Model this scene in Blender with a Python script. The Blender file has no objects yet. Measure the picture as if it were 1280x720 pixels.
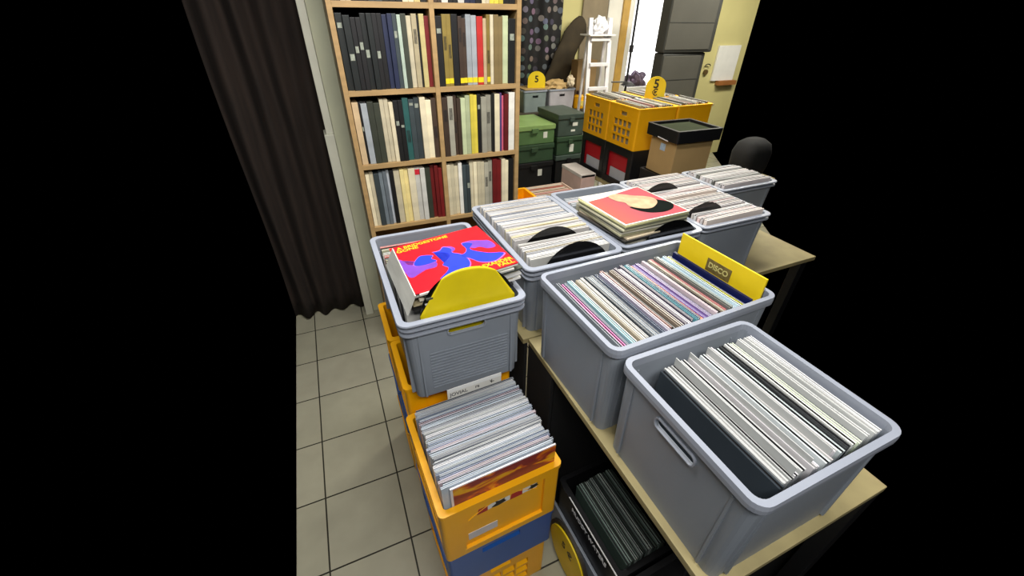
import bpy, bmesh, math, random
from mathutils import Vector, Matrix, Euler
random.seed(7)
S = bpy.context.scene
COL = S.collection
PI = math.pi

# ------------------------------------------------------------------ camera, world, lamps, exposure
cd = bpy.data.cameras.new('camera'); cam = bpy.data.objects.new('camera', cd); COL.objects.link(cam)
F_PX, YAW, PITCH, ROLL, CAM_H = 511.99, 0.4192, 0.5917, 0.0131, 1.894
cd.sensor_width = 36.0; cd.lens = 36.0 * F_PX / 1280.0; cd.clip_start = 0.02
fwd = Vector((math.sin(YAW) * math.cos(PITCH), math.cos(YAW) * math.cos(PITCH), -math.sin(PITCH)))
rt = Vector((math.cos(YAW), -math.sin(YAW), 0)); up = rt.cross(fwd)
r2 = math.cos(ROLL) * rt + math.sin(ROLL) * up
u2 = -math.sin(ROLL) * rt + math.cos(ROLL) * up
M = Matrix((r2, u2, -fwd)).transposed().to_4x4(); M.translation = Vector((0, 0, CAM_H))
cam.matrix_world = M
S.camera = cam

w = bpy.data.worlds.new('world'); S.world = w; w.use_nodes = True
w.node_tree.nodes['Background'].inputs[0].default_value = (0, 0, 0, 1)
w.node_tree.nodes['Background'].inputs[1].default_value = 0.0
S.view_settings.view_transform = 'Standard'; S.view_settings.look = 'None'
S.view_settings.exposure = 0.0; S.view_settings.gamma = 1.0; S.view_settings.use_curve_mapping = False

def area(name, loc, target, sx, sy, power, col):
    l = bpy.data.lights.new(name, 'AREA'); l.shape = 'RECTANGLE'; l.size = sx; l.size_y = sy
    l.energy = power; l.color = col
    o = bpy.data.objects.new(name, l); COL.objects.link(o); o.location = loc
    o.rotation_euler = (Vector(target) - Vector(loc)).to_track_quat('-Z', 'Y').to_euler()
    return o
area('ceiling_tube_and_fill', (0.55, 1.25, 2.72), (0.55, 1.25, 0), 1.5, 0.3, 50, (1.0, 0.98, 0.96))
area('ceiling_tube_and_fill', (0.1, -0.5, 2.72), (0.3, 0.5, 0.6), 1.5, 0.3, 38, (1.0, 0.985, 0.96))
area('ceiling_tube_and_fill', (3.0, 3.1, 2.72), (3.0, 3.3, 0), 1.5, 0.5, 74, (1.0, 0.97, 0.86))
area('ceiling_tube_and_fill', (4.9, 3.5, 2.72), (4.9, 3.9, 0), 1.5, 0.3, 55, (1.0, 0.97, 0.86))  # added fill lamp, brightens the right end of the far wall
area('window_daylight', (4.35, 5.75, 1.75), (3.2, 3.0, 1.0), 2.2, 2.4, 60, (1.0, 1.0, 1.0))

# ------------------------------------------------------------------ materials
def lin(c):
    c = c / 255.0
    return c / 12.92 if c <= 0.04045 else ((c + 0.055) / 1.055) ** 2.4
def rgb(t): return (lin(t[0]), lin(t[1]), lin(t[2]), 1)
_mc = {}
def mat(name, c, rough=0.5, var=0.12, scale=8.0, spec=0.5, metal=0.0, bump=0.0, bscale=60.0, stretch=None):
    key = (name, tuple(c), rough)
    if key in _mc: return _mc[key]
    m = bpy.data.materials.new(name); m.use_nodes = True; nt = m.node_tree; b = nt.nodes['Principled BSDF']
    b.inputs['Roughness'].default_value = rough; b.inputs['Metallic'].default_value = metal
    b.inputs['Specular IOR Level'].default_value = spec
    tc = nt.nodes.new('ShaderNodeTexCoord'); vec = tc.outputs['Object']
    if stretch:
        mp = nt.nodes.new('ShaderNodeMapping'); mp.inputs['Scale'].default_value = stretch
        nt.links.new(vec, mp.inputs[0]); vec = mp.outputs[0]
    n = nt.nodes.new('ShaderNodeTexNoise'); n.inputs['Scale'].default_value = scale; n.inputs['Detail'].default_value = 4
    nt.links.new(vec, n.inputs['Vector'])
    r = nt.nodes.new('ShaderNodeValToRGB'); a = rgb(c)
    r.color_ramp.elements[0].position = 0.3; r.color_ramp.elements[1].position = 0.7
    r.color_ramp.elements[0].color = tuple(max(0, v * (1 - var)) for v in a[:3]) + (1,)
    r.color_ramp.elements[1].color = tuple(min(1, v * (1 + var)) for v in a[:3]) + (1,)
    nt.links.new(n.outputs['Fac'], r.inputs[0]); nt.links.new(r.outputs[0], b.inputs['Base Color'])
    if bump:
        n2 = nt.nodes.new('ShaderNodeTexNoise'); n2.inputs['Scale'].default_value = bscale
        nt.links.new(vec, n2.inputs['Vector'])
        bp = nt.nodes.new('ShaderNodeBump'); bp.inputs['Strength'].default_value = bump; bp.inputs['Distance'].default_value = 0.004
        nt.links.new(n2.outputs['Fac'], bp.inputs['Height']); nt.links.new(bp.outputs[0], b.inputs['Normal'])
    _mc[key] = m; return m

GREY = mat('grey_plastic', (136, 143, 152), 0.42, 0.06, 5)
GREY_RIM = mat('grey_plastic_rim', (152, 158, 170), 0.34, 0.04, 5)
ORANGE = mat('orange_plastic', (250, 178, 2), 0.4, 0.06, 6)
YELLOW_CR = mat('yellow_plastic', (246, 178, 10), 0.42, 0.05, 6)
BLUE = mat('blue_plastic', (26, 80, 156), 0.38, 0.06, 6)
BLACKP = mat('black_plastic', (20, 20, 22), 0.45, 0.1, 6)
VINYL = mat('vinyl', (14, 14, 15), 0.18, 0.05, 6, spec=0.6)
SHELFW = mat('shelf_pine', (178, 146, 98), 0.5, 0.14, 6, stretch=(1, 6, 6))
PLY = mat('plywood_edge', (160, 147, 104), 0.6, 0.15, 10)
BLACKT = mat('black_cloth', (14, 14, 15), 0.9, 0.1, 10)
WALL_FAR = mat('olive_cream_paint', (206, 196, 134), 0.75, 0.05, 2, bump=0.1, bscale=20)
WALL_NEAR = mat('pale_green_paint', (206, 208, 180), 0.7, 0.08, 4)
WHITE = mat('white_paper', (232, 230, 222), 0.6, 0.04, 9)
SIGNY = mat('yellow_sign', (238, 206, 24), 0.5, 0.08, 9)
INK = mat('black_ink', (22, 20, 20), 0.5, 0.02)
WIN_WHITE = mat('white_lacquer', (226, 222, 210), 0.4, 0.04)
CARD = mat('brown_cardboard', (176, 146, 96), 0.75, 0.08, 4)
ALU = mat('aluminium', (224, 220, 220), 0.4, 0.08, 8, metal=0.1)

# ------------------------------------------------------------------ object helpers
def link(name, me, m, parent=None, smooth=False):
    o = bpy.data.objects.new(name, me); COL.objects.link(o)
    if m is not None:
        ms = m if isinstance(m, (list, tuple)) else [m]
        if len(me.materials) == 0:
            for q in ms: me.materials.append(q)
    if parent: o.parent = parent
    if smooth:
        for p in me.polygons: p.use_smooth = True
    return o
def obj(name, bm, m, parent=None, smooth=False):
    bmesh.ops.recalc_face_normals(bm, faces=bm.faces)
    me = bpy.data.meshes.new(name); bm.to_mesh(me); bm.free()
    return link(name, me, m, parent, smooth)
def tag(o, label, cat, group=None, kind=None):
    o['label'] = label; o['category'] = cat
    if group: o['group'] = group
    if kind: o['kind'] = kind
    return o
def thing(name, label, cat, loc=(0, 0, 0), rz=0, group=None):
    o = bpy.data.objects.new(name, None); COL.objects.link(o); o.location = loc; o.rotation_euler = (0, 0, rz)
    o.empty_display_size = 0.05
    return tag(o, label, cat, group)
def struct(o): o['kind'] = 'structure'; return o
def bx(bm, x0, x1, y0, y1, z0, z1, bev=0.0):
    r = bmesh.ops.create_cube(bm, size=1.0)
    vs = r['verts']
    for v in vs:
        v.co = Vector(((x0 + x1) / 2 + v.co.x * (x1 - x0), (y0 + y1) / 2 + v.co.y * (y1 - y0), (z0 + z1) / 2 + v.co.z * (z1 - z0)))
    if bev:
        es = list({e for v in vs for e in v.link_edges})
        bmesh.ops.bevel(bm, geom=es, offset=bev, segments=2, affect='EDGES', profile=0.6)
    return bm
def B(*a, bev=0.0): return bx(bmesh.new(), *a, bev=bev)
def tube(bm, a, b, r, n=10):
    a, b = Vector(a), Vector(b); d = b - a
    q = d.to_track_quat('Z', 'Y').to_matrix().to_4x4(); q.translation = (a + b) / 2
    bmesh.ops.create_cone(bm, cap_ends=True, segments=n, radius1=r, radius2=r, depth=d.length, matrix=q)
    return bm
def ring(w_, d_, r, z, seg=5, cx=0, cy=0):
    r = min(r, w_ / 2 - 1e-4, d_ / 2 - 1e-4); pts = []
    for (sx, sy, a0) in ((1, 1, 0), (-1, 1, 90), (-1, -1, 180), (1, -1, 270)):
        for i in range(seg + 1):
            a = math.radians(a0 + 90 * i / seg)
            pts.append(Vector((cx + sx * (w_ / 2 - r) + r * math.cos(a), cy + sy * (d_ / 2 - r) + r * math.sin(a), z)))
    return pts
def loft(bm, rings, cap0=True, cap1=True, closed=False):
    V = [[bm.verts.new(p) for p in r] for r in rings]; n = len(V[0])
    pairs = list(zip(V[:-1], V[1:]))
    if closed: pairs.append((V[-1], V[0]))
    for a, b in pairs:
        for i in range(n):
            j = (i + 1) % n; bm.faces.new((a[i], a[j], b[j], b[i]))
    if not closed:
        if cap0: bm.faces.new(V[0])
        if cap1: bm.faces.new(V[-1])
    return bm
def poly_prism(bm, pts, z0, z1):
    a = [bm.verts.new((p[0], p[1], z0)) for p in pts]; b = [bm.verts.new((p[0], p[1], z1)) for p in pts]
    n = len(a); bm.faces.new(a[::-1]); bm.faces.new(b)
    for i in range(n): bm.faces.new((a[i], a[(i + 1) % n], b[(i + 1) % n], b[i]))
    return bm
def boolean(bm, cutters):
    """bm minus every cutter bmesh -> new mesh"""
    bmesh.ops.recalc_face_normals(bm, faces=bm.faces)
    me = bpy.data.meshes.new('t'); bm.to_mesh(me); bm.free()
    o = bpy.data.objects.new('t', me); COL.objects.link(o); tmp = [o]
    for c in cutters:
        bmesh.ops.recalc_face_normals(c, faces=c.faces)
        cm = bpy.data.meshes.new('c'); c.to_mesh(cm); c.free()
        co = bpy.data.objects.new('c', cm); COL.objects.link(co); tmp.append(co)
        md = o.modifiers.new('b', 'BOOLEAN'); md.operation = 'DIFFERENCE'; md.object = co; md.solver = 'EXACT'
    dg = bpy.context.evaluated_depsgraph_get(); dg.update()
    out = bpy.data.meshes.new_from_object(o.evaluated_get(dg))
    for t in tmp:
        m_ = t.data; bpy.data.objects.remove(t); bpy.data.meshes.remove(m_)
    out.materials.clear()
    return out
def text_mesh(body, size, depth=0.0004):
    cu = bpy.data.curves.new('t', 'FONT'); cu.body = body; cu.size = size; cu.extrude = depth; cu.align_x = 'CENTER'; cu.align_y = 'CENTER'; cu.offset = size * 0.022
    o = bpy.data.objects.new('t', cu); COL.objects.link(o)
    dg = bpy.context.evaluated_depsgraph_get(); dg.update()
    me = bpy.data.meshes.new_from_object(o.evaluated_get(dg)); bpy.data.objects.remove(o); bpy.data.curves.remove(cu)
    me.materials.clear()
    return me
ORD = ['', 'first', 'second', 'third', 'fourth', 'fifth', 'sixth', 'seventh', 'eighth', 'ninth', 'tenth', 'eleventh', 'twelfth', 'thirteenth', 'fourteenth',
       'fifteenth', 'sixteenth', 'seventeenth', 'eighteenth', 'nineteenth', 'twentieth'] 
def od(n):
    if n <= 20: return ORD[n]
    return {2: 'twenty', 3: 'thirty', 4: 'forty'}[n // 10] + ('-' + ORD[n % 10] if n % 10 else 'ieth').replace('tyieth', 'tieth') if n % 10 else {30: 'thirtieth', 40: 'fortieth'}[n]

# ------------------------------------------------------------------ structure
def floor_mat():
    m = bpy.data.materials.new('floor_tiles'); m.use_nodes = True; nt = m.node_tree; b = nt.nodes['Principled BSDF']
    tc = nt.nodes.new('ShaderNodeTexCoord'); mp = nt.nodes.new('ShaderNodeMapping')
    T = 0.3302; mp.inputs['Location'].default_value = (0.3631 / T, -0.9649 / T, 0); mp.inputs['Scale'].default_value = (1 / T, 1 / T, 1)
    nt.links.new(tc.outputs['Object'], mp.inputs[0])
    br = nt.nodes.new('ShaderNodeTexBrick'); br.offset = 0; br.squash = 1
    for k, v in (('Scale', 1), ('Brick Width', 1), ('Row Height', 1), ('Mortar Size', 0.011), ('Mortar Smooth', 0.2), ('Bias', 0)): br.inputs[k].default_value = v
    br.inputs['Color1'].default_value = rgb((176, 172, 150)); br.inputs['Color2'].default_value = rgb((168, 165, 142)); br.inputs['Mortar'].default_value = rgb((52, 50, 42))
    nt.links.new(mp.outputs[0], br.inputs[0])
    n = nt.nodes.new('ShaderNodeTexNoise'); n.inputs['Scale'].default_value = 7; n.inputs['Detail'].default_value = 5
    nt.links.new(tc.outputs['Object'], n.inputs['Vector'])
    mx = nt.nodes.new('ShaderNodeMix'); mx.data_type = 'RGBA'; mx.blend_type = 'MULTIPLY'; mx.inputs[0].default_value = 0.3
    nt.links.new(br.outputs[0], mx.inputs[6]); nt.links.new(n.outputs['Fac'], mx.inputs[7]); nt.links.new(mx.outputs[2], b.inputs['Base Color'])
    b.inputs['Roughness'].default_value = 0.24; b.inputs['Specular IOR Level'].default_value = 0.5
    bp = nt.nodes.new('ShaderNodeBump'); bp.invert = True; bp.inputs['Strength'].default_value = 0.6; bp.inputs['Distance'].default_value = 0.002
    nt.links.new(br.outputs['Fac'], bp.inputs['Height']); nt.links.new(bp.outputs[0], b.inputs['Normal'])
    return m
struct(obj('floor', poly_prism(bmesh.new(), [(-0.487, 0.05), (1.20, 0.05), (1.20, 0.95), (2.20, 1.15), (2.30, 1.95), (4.0, 2.4), (5.95, 5.15), (-0.487, 5.15)], -0.05, 0), floor_mat()))
# back wall behind the bookcase, with the doorway opening at its left end
struct(obj('wall_back', B(0.05, 1.12, 2.70, 2.82, 0, 2.7), WALL_NEAR))
b_ = B(-0.005, 0.048, 2.66, 2.84, 0, 1.30, bev=0.004); bx(b_, 0.008, 0.048, 2.67, 2.84, 1.30, 2.3, bev=0.004)
struct(obj('trim_1', b_, mat('door_frame_paint', (224, 224, 204), 0.5, 0.06)))
# far wall with the window opening
bm = bmesh.new()
for a in ((1.2, 3.81, 0, 2.7), (4.86, 5.95, 0, 2.7), (3.81, 4.86, 0, 1.02), (3.81, 4.86, 2.35, 2.7)): bx(bm, a[0], a[1], 5.0, 5.15, a[2], a[3])
struct(obj('wall_far', bm, WALL_FAR))
win = struct(bpy.data.objects.new('window_1', None)); COL.objects.link(win)
bm = bmesh.new()
for a in ((3.81, 3.835, 1.02, 2.35), (4.81, 4.86, 1.02, 2.35), (3.835, 4.81, 1.02, 1.06), (3.835, 4.81, 2.28, 2.35)): bx(bm, a[0], a[1], 5.02, 5.09, a[2], a[3])
struct(obj('window_frame', bm, WIN_WHITE, win))
gl = bpy.data.materials.new('window_glass'); gl.use_nodes = True
gb = gl.node_tree.nodes['Principled BSDF']; gb.inputs['Transmission Weight'].default_value = 1.0; gb.inputs['Roughness'].default_value = 0.0; gb.inputs['IOR'].default_value = 1.02
struct(obj('window_glass', B(3.835, 4.81, 5.045, 5.051, 1.06, 2.28), gl, win))
struct(obj('window_sill', B(3.80, 4.9, 4.9, 5.02, 0.98, 1.02, bev=0.005), WIN_WHITE, win))
struct(obj('trim_2', B(3.72, 3.81, 4.96, 5.0, 0, 2.4, bev=0.004), WIN_WHITE))
struct(obj('trim_3', B(3.62, 3.72, 4.93, 5.0, 0, 2.4, bev=0.01), mat('ochre_timber', (196, 156, 78), 0.6, 0.2, 5)))
struct(obj('trim_4', B(3.42, 3.62, 4.95, 5.0, 0, 2.4, bev=0.006), WIN_WHITE))
struct(obj('ceiling', B(-0.487, 5.95, -1.2, 5.15, 2.8, 2.85), mat('ceiling_paint', (220, 216, 200), 0.8, 0.03)))

# curtain in the doorway: wavy solid cloth
def curtain(x0, x1, y, z0, z1, waves, amp, th, nx=90, nz=16, sag=0.0, seed=1):
    rnd = random.Random(seed); bm = bmesh.new(); ph = rnd.random() * 6
    def pt(i, j, off):
        u = i / nx; v = j / nz; x = x0 + (x1 - x0) * u
        yy = y + amp * (math.sin(u * waves * 2 * PI + ph) * (0.75 + 0.4 * (1 - v)) + 0.35 * math.sin(u * waves * 5.1 + 2 * v + ph))
        return Vector((x + 0.008 * math.sin(v * 7 + u * 9), yy + off, z0 + (z1 - z0) * v + (sag * math.sin(u * 11) if j == 0 else 0)))
    A = [[bm.verts.new(pt(i, j, 0)) for i in range(nx + 1)] for j in range(nz + 1)]
    C = [[bm.verts.new(pt(i, j, th)) for i in range(nx + 1)] for j in range(nz + 1)]
    for j in range(nz):
        for i in range(nx):
            bm.faces.new((A[j][i], A[j][i + 1], A[j + 1][i + 1], A[j + 1][i])); bm.faces.new((C[j][i], C[j + 1][i], C[j + 1][i + 1], C[j][i + 1]))
    for i in range(nx):
        bm.faces.new((A[0][i], C[0][i], C[0][i + 1], A[0][i + 1])); bm.faces.new((A[nz][i], A[nz][i + 1], C[nz][i + 1], C[nz][i]))
    for j in range(nz):
        bm.faces.new((A[j][0], A[j + 1][0], C[j + 1][0], C[j][0])); bm.faces.new((A[j][nx], C[j][nx], C[j + 1][nx], A[j + 1][nx]))
    return bm
tag(obj('curtain', curtain(-0.487, 0.02, 2.80, 0.01, 2.3, 4, 0.028, 0.004, sag=0.006), mat('dark_brown_velvet', (36, 26, 19), 0.9, 0.35, 6, stretch=(6, 6, 0.6)), smooth=True),
    'dark brown floor-length curtain hanging in the doorway left of the bookcase', 'curtain')

# ------------------------------------------------------------------ bookcase
SX, SY, SR, SW = 0.135, 2.2912, -0.0174, 0.90
shelf = thing('bookcase', 'tall light wooden bookcase packed with record spines, two compartments wide', 'bookcase', (SX, SY, 0), SR)
SD = 0.35; TP = 0.024; levels = [0.12, 0.481, 0.8405, 1.20, 1.559, 1.918, 2.277]
for x in (0, SW / 2, SW):
    obj('side_panel' if x in (0, SW) else 'divider_panel', B(x - TP / 2, x + TP / 2, 0, SD, 0, 2.29, bev=0.0015), SHELFW, shelf)
for z in levels:
    bm = bmesh.new()
    for k in (0, 1): bx(bm, k * SW / 2 + TP / 2, (k + 1) * SW / 2 - TP / 2, 0.001, SD - 0.005, z - TP / 2, z + TP / 2, bev=0.001)
    obj('shelf_board', bm, SHELFW, shelf)
obj('back_panel', B(-TP / 2, SW + TP / 2, SD, SD + 0.006, 0.1, 2.29), mat('back_board', (120, 96, 62), 0.7, 0.1), shelf)

Kc = dict(blackgreen=(24, 30, 28), black=(22, 22, 22), navy=(34, 42, 70), mint=(178, 194, 176), dkgreen=(58, 62, 50), cream=(228, 216, 182), tan=(190, 176, 140), butter=(226, 208, 142),
          red=(180, 44, 40), dkred=(112, 24, 24), olive=(140, 120, 56), brown=(70, 54, 42), ltgrey=(176, 182, 186), beige=(206, 180, 140), olvbrown=(124, 106, 68), teal=(44, 96, 92), slate=(60, 70, 72),
          white=(224, 222, 212), yellow=(214, 196, 72), greycream=(168, 164, 146), purple=(88, 66, 120), pink=(204, 96, 120), palegreen=(196, 206, 162), bluegrey=(116, 126, 132), blue=(40, 66, 140), dkbrown=(58, 26, 20))
KN = dict(blackgreen='green-black', navy='navy blue', mint='pale mint', dkgreen='dark green', tan='pale tan', butter='butter yellow', dkred='dark red', ltgrey='light grey', olvbrown='olive brown',
          greycream='greyish cream', palegreen='pale green', bluegrey='blue-grey', dkbrown='dark brown')
CELLS = {
 (4, 0): 'black .5 cream .6 black 1 slate .8 black 1.2 cream .7 butter .4 black .4',
 (4, 1): 'brown .5 white .4 black .6 white .4 navy .7 black .4 cream .5 yellow .9 black .8',
 (3, 0): 'blackgreen 1.2 black .9 blackgreen 1 black .9 navy .9 slate .4 mint .35 dkgreen .5 cream .5 tan .5 black .2 butter .5 dkred .45',
 (3, 1): 'black .35 olive .5 black .35 brown .45 ltgrey .6 red .35 beige .2 olive .2 cream .2 olvbrown .55 palegreen .35 black .4',
 (2, 0): 'beige .35 black .12 ltgrey .35 dkgreen .7 cream .75 black .55 teal .35 slate .65 cream .7 brown .3',
 (2, 1): 'brown .3 greycream .3 brown .4 palegreen .5 yellow .4 black .2 greycream .6 black .15 cream .3 purple .12 pink .15 dkred .25 white .35',
 (1, 0): 'cream .45 slate .3 bluegrey .45 ltgrey .15 black .25 cream .35 butter .5 cream .4 white .6 dkgreen .35 dkred .7',
 (1, 1): 'cream .6 white .2 slate .4 cream .8 greycream .45 dkred .5 cream .4 black .3',
}
RN = {4: 'top', 3: 'upper', 2: 'middle', 1: 'lowest'}
def spine_block(t, dpt, h, rnd):
    """one thick record album, spine towards -Y, slightly rounded, with a recessed seam line"""
    bm = bmesh.new(); b_ = min(0.0016, t * 0.2)
    bx(bm, -t / 2, t / 2, 0, dpt, 0, h, bev=b_)
    return bm
spine_w = {4: 2, 3: 0, 2: 0, 1: 0}
for (lev, side), spec in CELLS.items():
    toks = spec.split(); segs = [(toks[i], float(toks[i + 1])) for i in range(0, len(toks), 2)]
    tot = sum(s[1] for s in segs); x0 = side * SW / 2 + TP / 2 + 0.003; W = SW / 2 - TP - 0.006; x = x0; cnt = 0
    for cn, ww in segs:
        wid = ww / tot * W; n = max(1, int(round(wid / 0.026)))
        for k in range(n):
            cnt += 1; t = wid / n; rnd = random.Random(cnt * 31 + lev * 7 + side)
            c = Kc[cn]; f_ = rnd.choice([0.88, 0.94, 1.0, 1.06]); c = tuple(min(255, int(v * f_)) for v in c)
            hh = 0.314 - (rnd.choice([0, 0, 0.004, 0.008, 0.016])); gap = 0.0012
            m = mat('spine_' + cn, c, 0.5, 0.16, 9, stretch=(1, 1, 1.6))
            lab = '%s record spine in the %s %s compartment, %s from its left' % (KN.get(cn, cn), RN[lev], 'right' if side else 'left', od(cnt))
            yoff = rnd.uniform(0.006, 0.026) if lev != 4 else 0.02
            root = obj('record_album', spine_block(t - gap, 0.30, hh, rnd), m)  # ordinary record album shown by its spine, not a boxed set
            root.matrix_world = Matrix.Translation((SX, SY, 0)) @ Matrix.Rotation(SR, 4, 'Z') @ Matrix.Translation((x + t / 2, yoff, levels[lev + 1] + TP / 2 + 0.0005))
            tag(root, lab, 'record', 'record spines in the bookcase')
            tt = t - gap
            if cn in ('blackgreen', 'black', 'slate') and rnd.random() < 0.7:
                bm = bmesh.new(); z_ = rnd.uniform(0.12, 0.28)
                bx(bm, -tt * 0.33, tt * 0.33, -0.0009, 0.0004, z_, z_ + rnd.uniform(0.012, 0.035))
                obj('spine_label', bm, mat('spine_label_print', (150, 156, 140), 0.6, 0.3, 60), root)
            elif cn in ('brown', 'olive', 'tan', 'greycream', 'teal') and rnd.random() < 0.8:
                bm = bmesh.new(); z_ = rnd.uniform(0.09, 0.2)
                bx(bm, -tt * 0.3, tt * 0.3, -0.0009, 0.0004, z_, z_ + 0.06)
                obj('spine_label', bm, mat('spine_label_dark', tuple(int(v * 0.62) for v in c), 0.6, 0.4, 60), root)
            if lev == 3 and side == 1 and cn in ('olive', 'brown', 'ltgrey', 'red') and not (cn == 'red' and k > 0):
                bm = bmesh.new(); bx(bm, -tt * 0.48, tt * 0.48, -0.0012, 0.0004, 0.012, 0.036)
                obj('yellow_sticker', bm, mat('yellow_tape', (238, 214, 30), 0.5, 0.05), root)['label'] = 'bright yellow sticker at the foot of the spine'
            if lev == 1 and side == 0 and cn == 'white' and k == 0:
                obj('red_sticker', B(-tt * .48, tt * .48, -0.0012, 0.0004, 0.275, 0.305), mat('red_tape', (206, 40, 56), 0.5, 0.05), root)['label'] = 'round red sticker near the top of the spine'
            x += t

# ------------------------------------------------------------------ crates
def euro_crate(label, loc, rz, W, D, H, flanges=2, holes='', ribs='', group=None, rimh=0.02, taper=0.012, rim_m=None):
    """grey stacking crate; origin = front left bottom corner of the rim footprint; local x = W, y = D"""
    root = thing('stacking_crate', label, 'crate', loc, rz, group)
    cx, cy = W / 2, D / 2; fl = 0.009 if flanges == 1 else 0.014
    ow, odp = W - 2 * fl, D - 2 * fl; th = 0.005; bm = bmesh.new()
    t = taper
    loft(bm, [ring(ow - 2 * t, odp - 2 * t, 0.022, 0.0, cx=cx, cy=cy), ring(ow, odp, 0.026, H - 0.004, cx=cx, cy=cy),
              ring(ow - 2 * th, odp - 2 * th, 0.022, H - 0.004, cx=cx, cy=cy), ring(ow - 2 * th - 2 * t, odp - 2 * th - 2 * t, 0.018, 0.007, cx=cx, cy=cy)])
    cuts = []
    def hole(side, z, hw=0.058, hh=0.013):
        c = bmesh.new()
        if side == 'f': pl = ring(2 * hw, 2 * hh, 0.011, 0); loft(c, [[Vector((cx + p.x, -0.02, z + p.y)) for p in pl], [Vector((cx + p.x, 0.05, z + p.y)) for p in pl]])
        if side == 'l': pl = ring(2 * hw, 2 * hh, 0.011, 0); loft(c, [[Vector((-0.02, cy + p.x, z + p.y)) for p in pl], [Vector((0.05, cy + p.x, z + p.y)) for p in pl]])
        cuts.append(c)
    for s in holes: hole(s, H - 0.062)
    me = boolean(bm, cuts)
    body = link('body', me, GREY, root)
    bm = bmesh.new()
    for k in range(flanges):
        z1 = H - k * 0.0185; z0 = z1 - (0.007 if flanges > 1 else rimh)
        e = 0.0 if k == 0 else 0.002
        loft(bm, [ring(W - e * 2, D - e * 2, 0.032, z0, cx=cx, cy=cy), ring(W - e * 2 + 0.001, D - e * 2 + 0.001, 0.032, (z0 + z1) / 2, cx=cx, cy=cy), ring(W - e * 2 - 0.002, D - e * 2 - 0.002, 0.031, z1, cx=cx, cy=cy),
                  ring(ow - 2 * th - 0.001, odp - 2 * th - 0.001, 0.021, z1, cx=cx, cy=cy), ring(ow - 2 * th - 0.001, odp - 2 * th - 0.001, 0.021, z0, cx=cx, cy=cy)], closed=True)
    obj('rim', bm, rim_m or GREY_RIM, root)
    for s in holes:
        bm = bmesh.new(); pl = ring(0.122, 0.032, 0.013, 0); pi = ring(0.116, 0.026, 0.011, 0)
        rr = []
        for pp, q in ((pl, 0.001), (pl, -0.006), (pi, -0.006), (pi, 0.001)):
            f = taper * (0.062 / H)
            if s == 'f': rr.append([Vector((cx + p.x, fl + f + q, H - 0.062 + p.y)) for p in pp])
            else: rr.append([Vector((fl + f + q, cy + p.x, H - 0.062 + p.y)) for p in pp])
        loft(bm, rr, closed=True); obj('handle_frame', bm, GREY_RIM, body)
    for s in ribs:
        # raised panel of fine horizontal ribs on the lower front + corner posts
        bm = bmesh.new(); n = 13
        for k in range(n):
            z = 0.030 + k * 0.0125; f = fl + t * (1 - z / H)
            if s == 'f': bx(bm, W * 0.2, W * 0.84, f - 0.0045, f + 0.002, z, z + 0.0040)
            else: bx(bm, f - 0.0028, f + 0.002, D * 0.2, D * 0.8, z, z + 0.0036)
        obj('ribbed_panel', bm, GREY, body)
    for (sx, sy) in ((0, 0), (0, 1), (1, 0), (1, 1)):
        bm = bmesh.new(); L = 0.05
        # vertical stiffening strips beside each corner
        f0 = fl + t
        for ax in (0, 1):
            for (z0, z1) in ((0.01, H - 0.04),):
                a0 = (L if (sx, sy)[ax] == 0 else (W, D)[ax] - L - 0.006)
                oth = 1 - ax
                if (sx, sy)[oth] == 0: o0, o1 = fl + 0.003 - 0.004, f0 + 0.003
                else: o0, o1 = (W, D)[oth] - f0 - 0.003, (W, D)[oth] - fl - 0.003 + 0.004
                if ax == 0: bx(bm, a0, a0 + 0.006, o0, o1, z0, z1)
                else: bx(bm, o0, o1, a0, a0 + 0.006, z0, z1)
        obj('corner_rib', bm, GREY, body)
    return root

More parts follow.
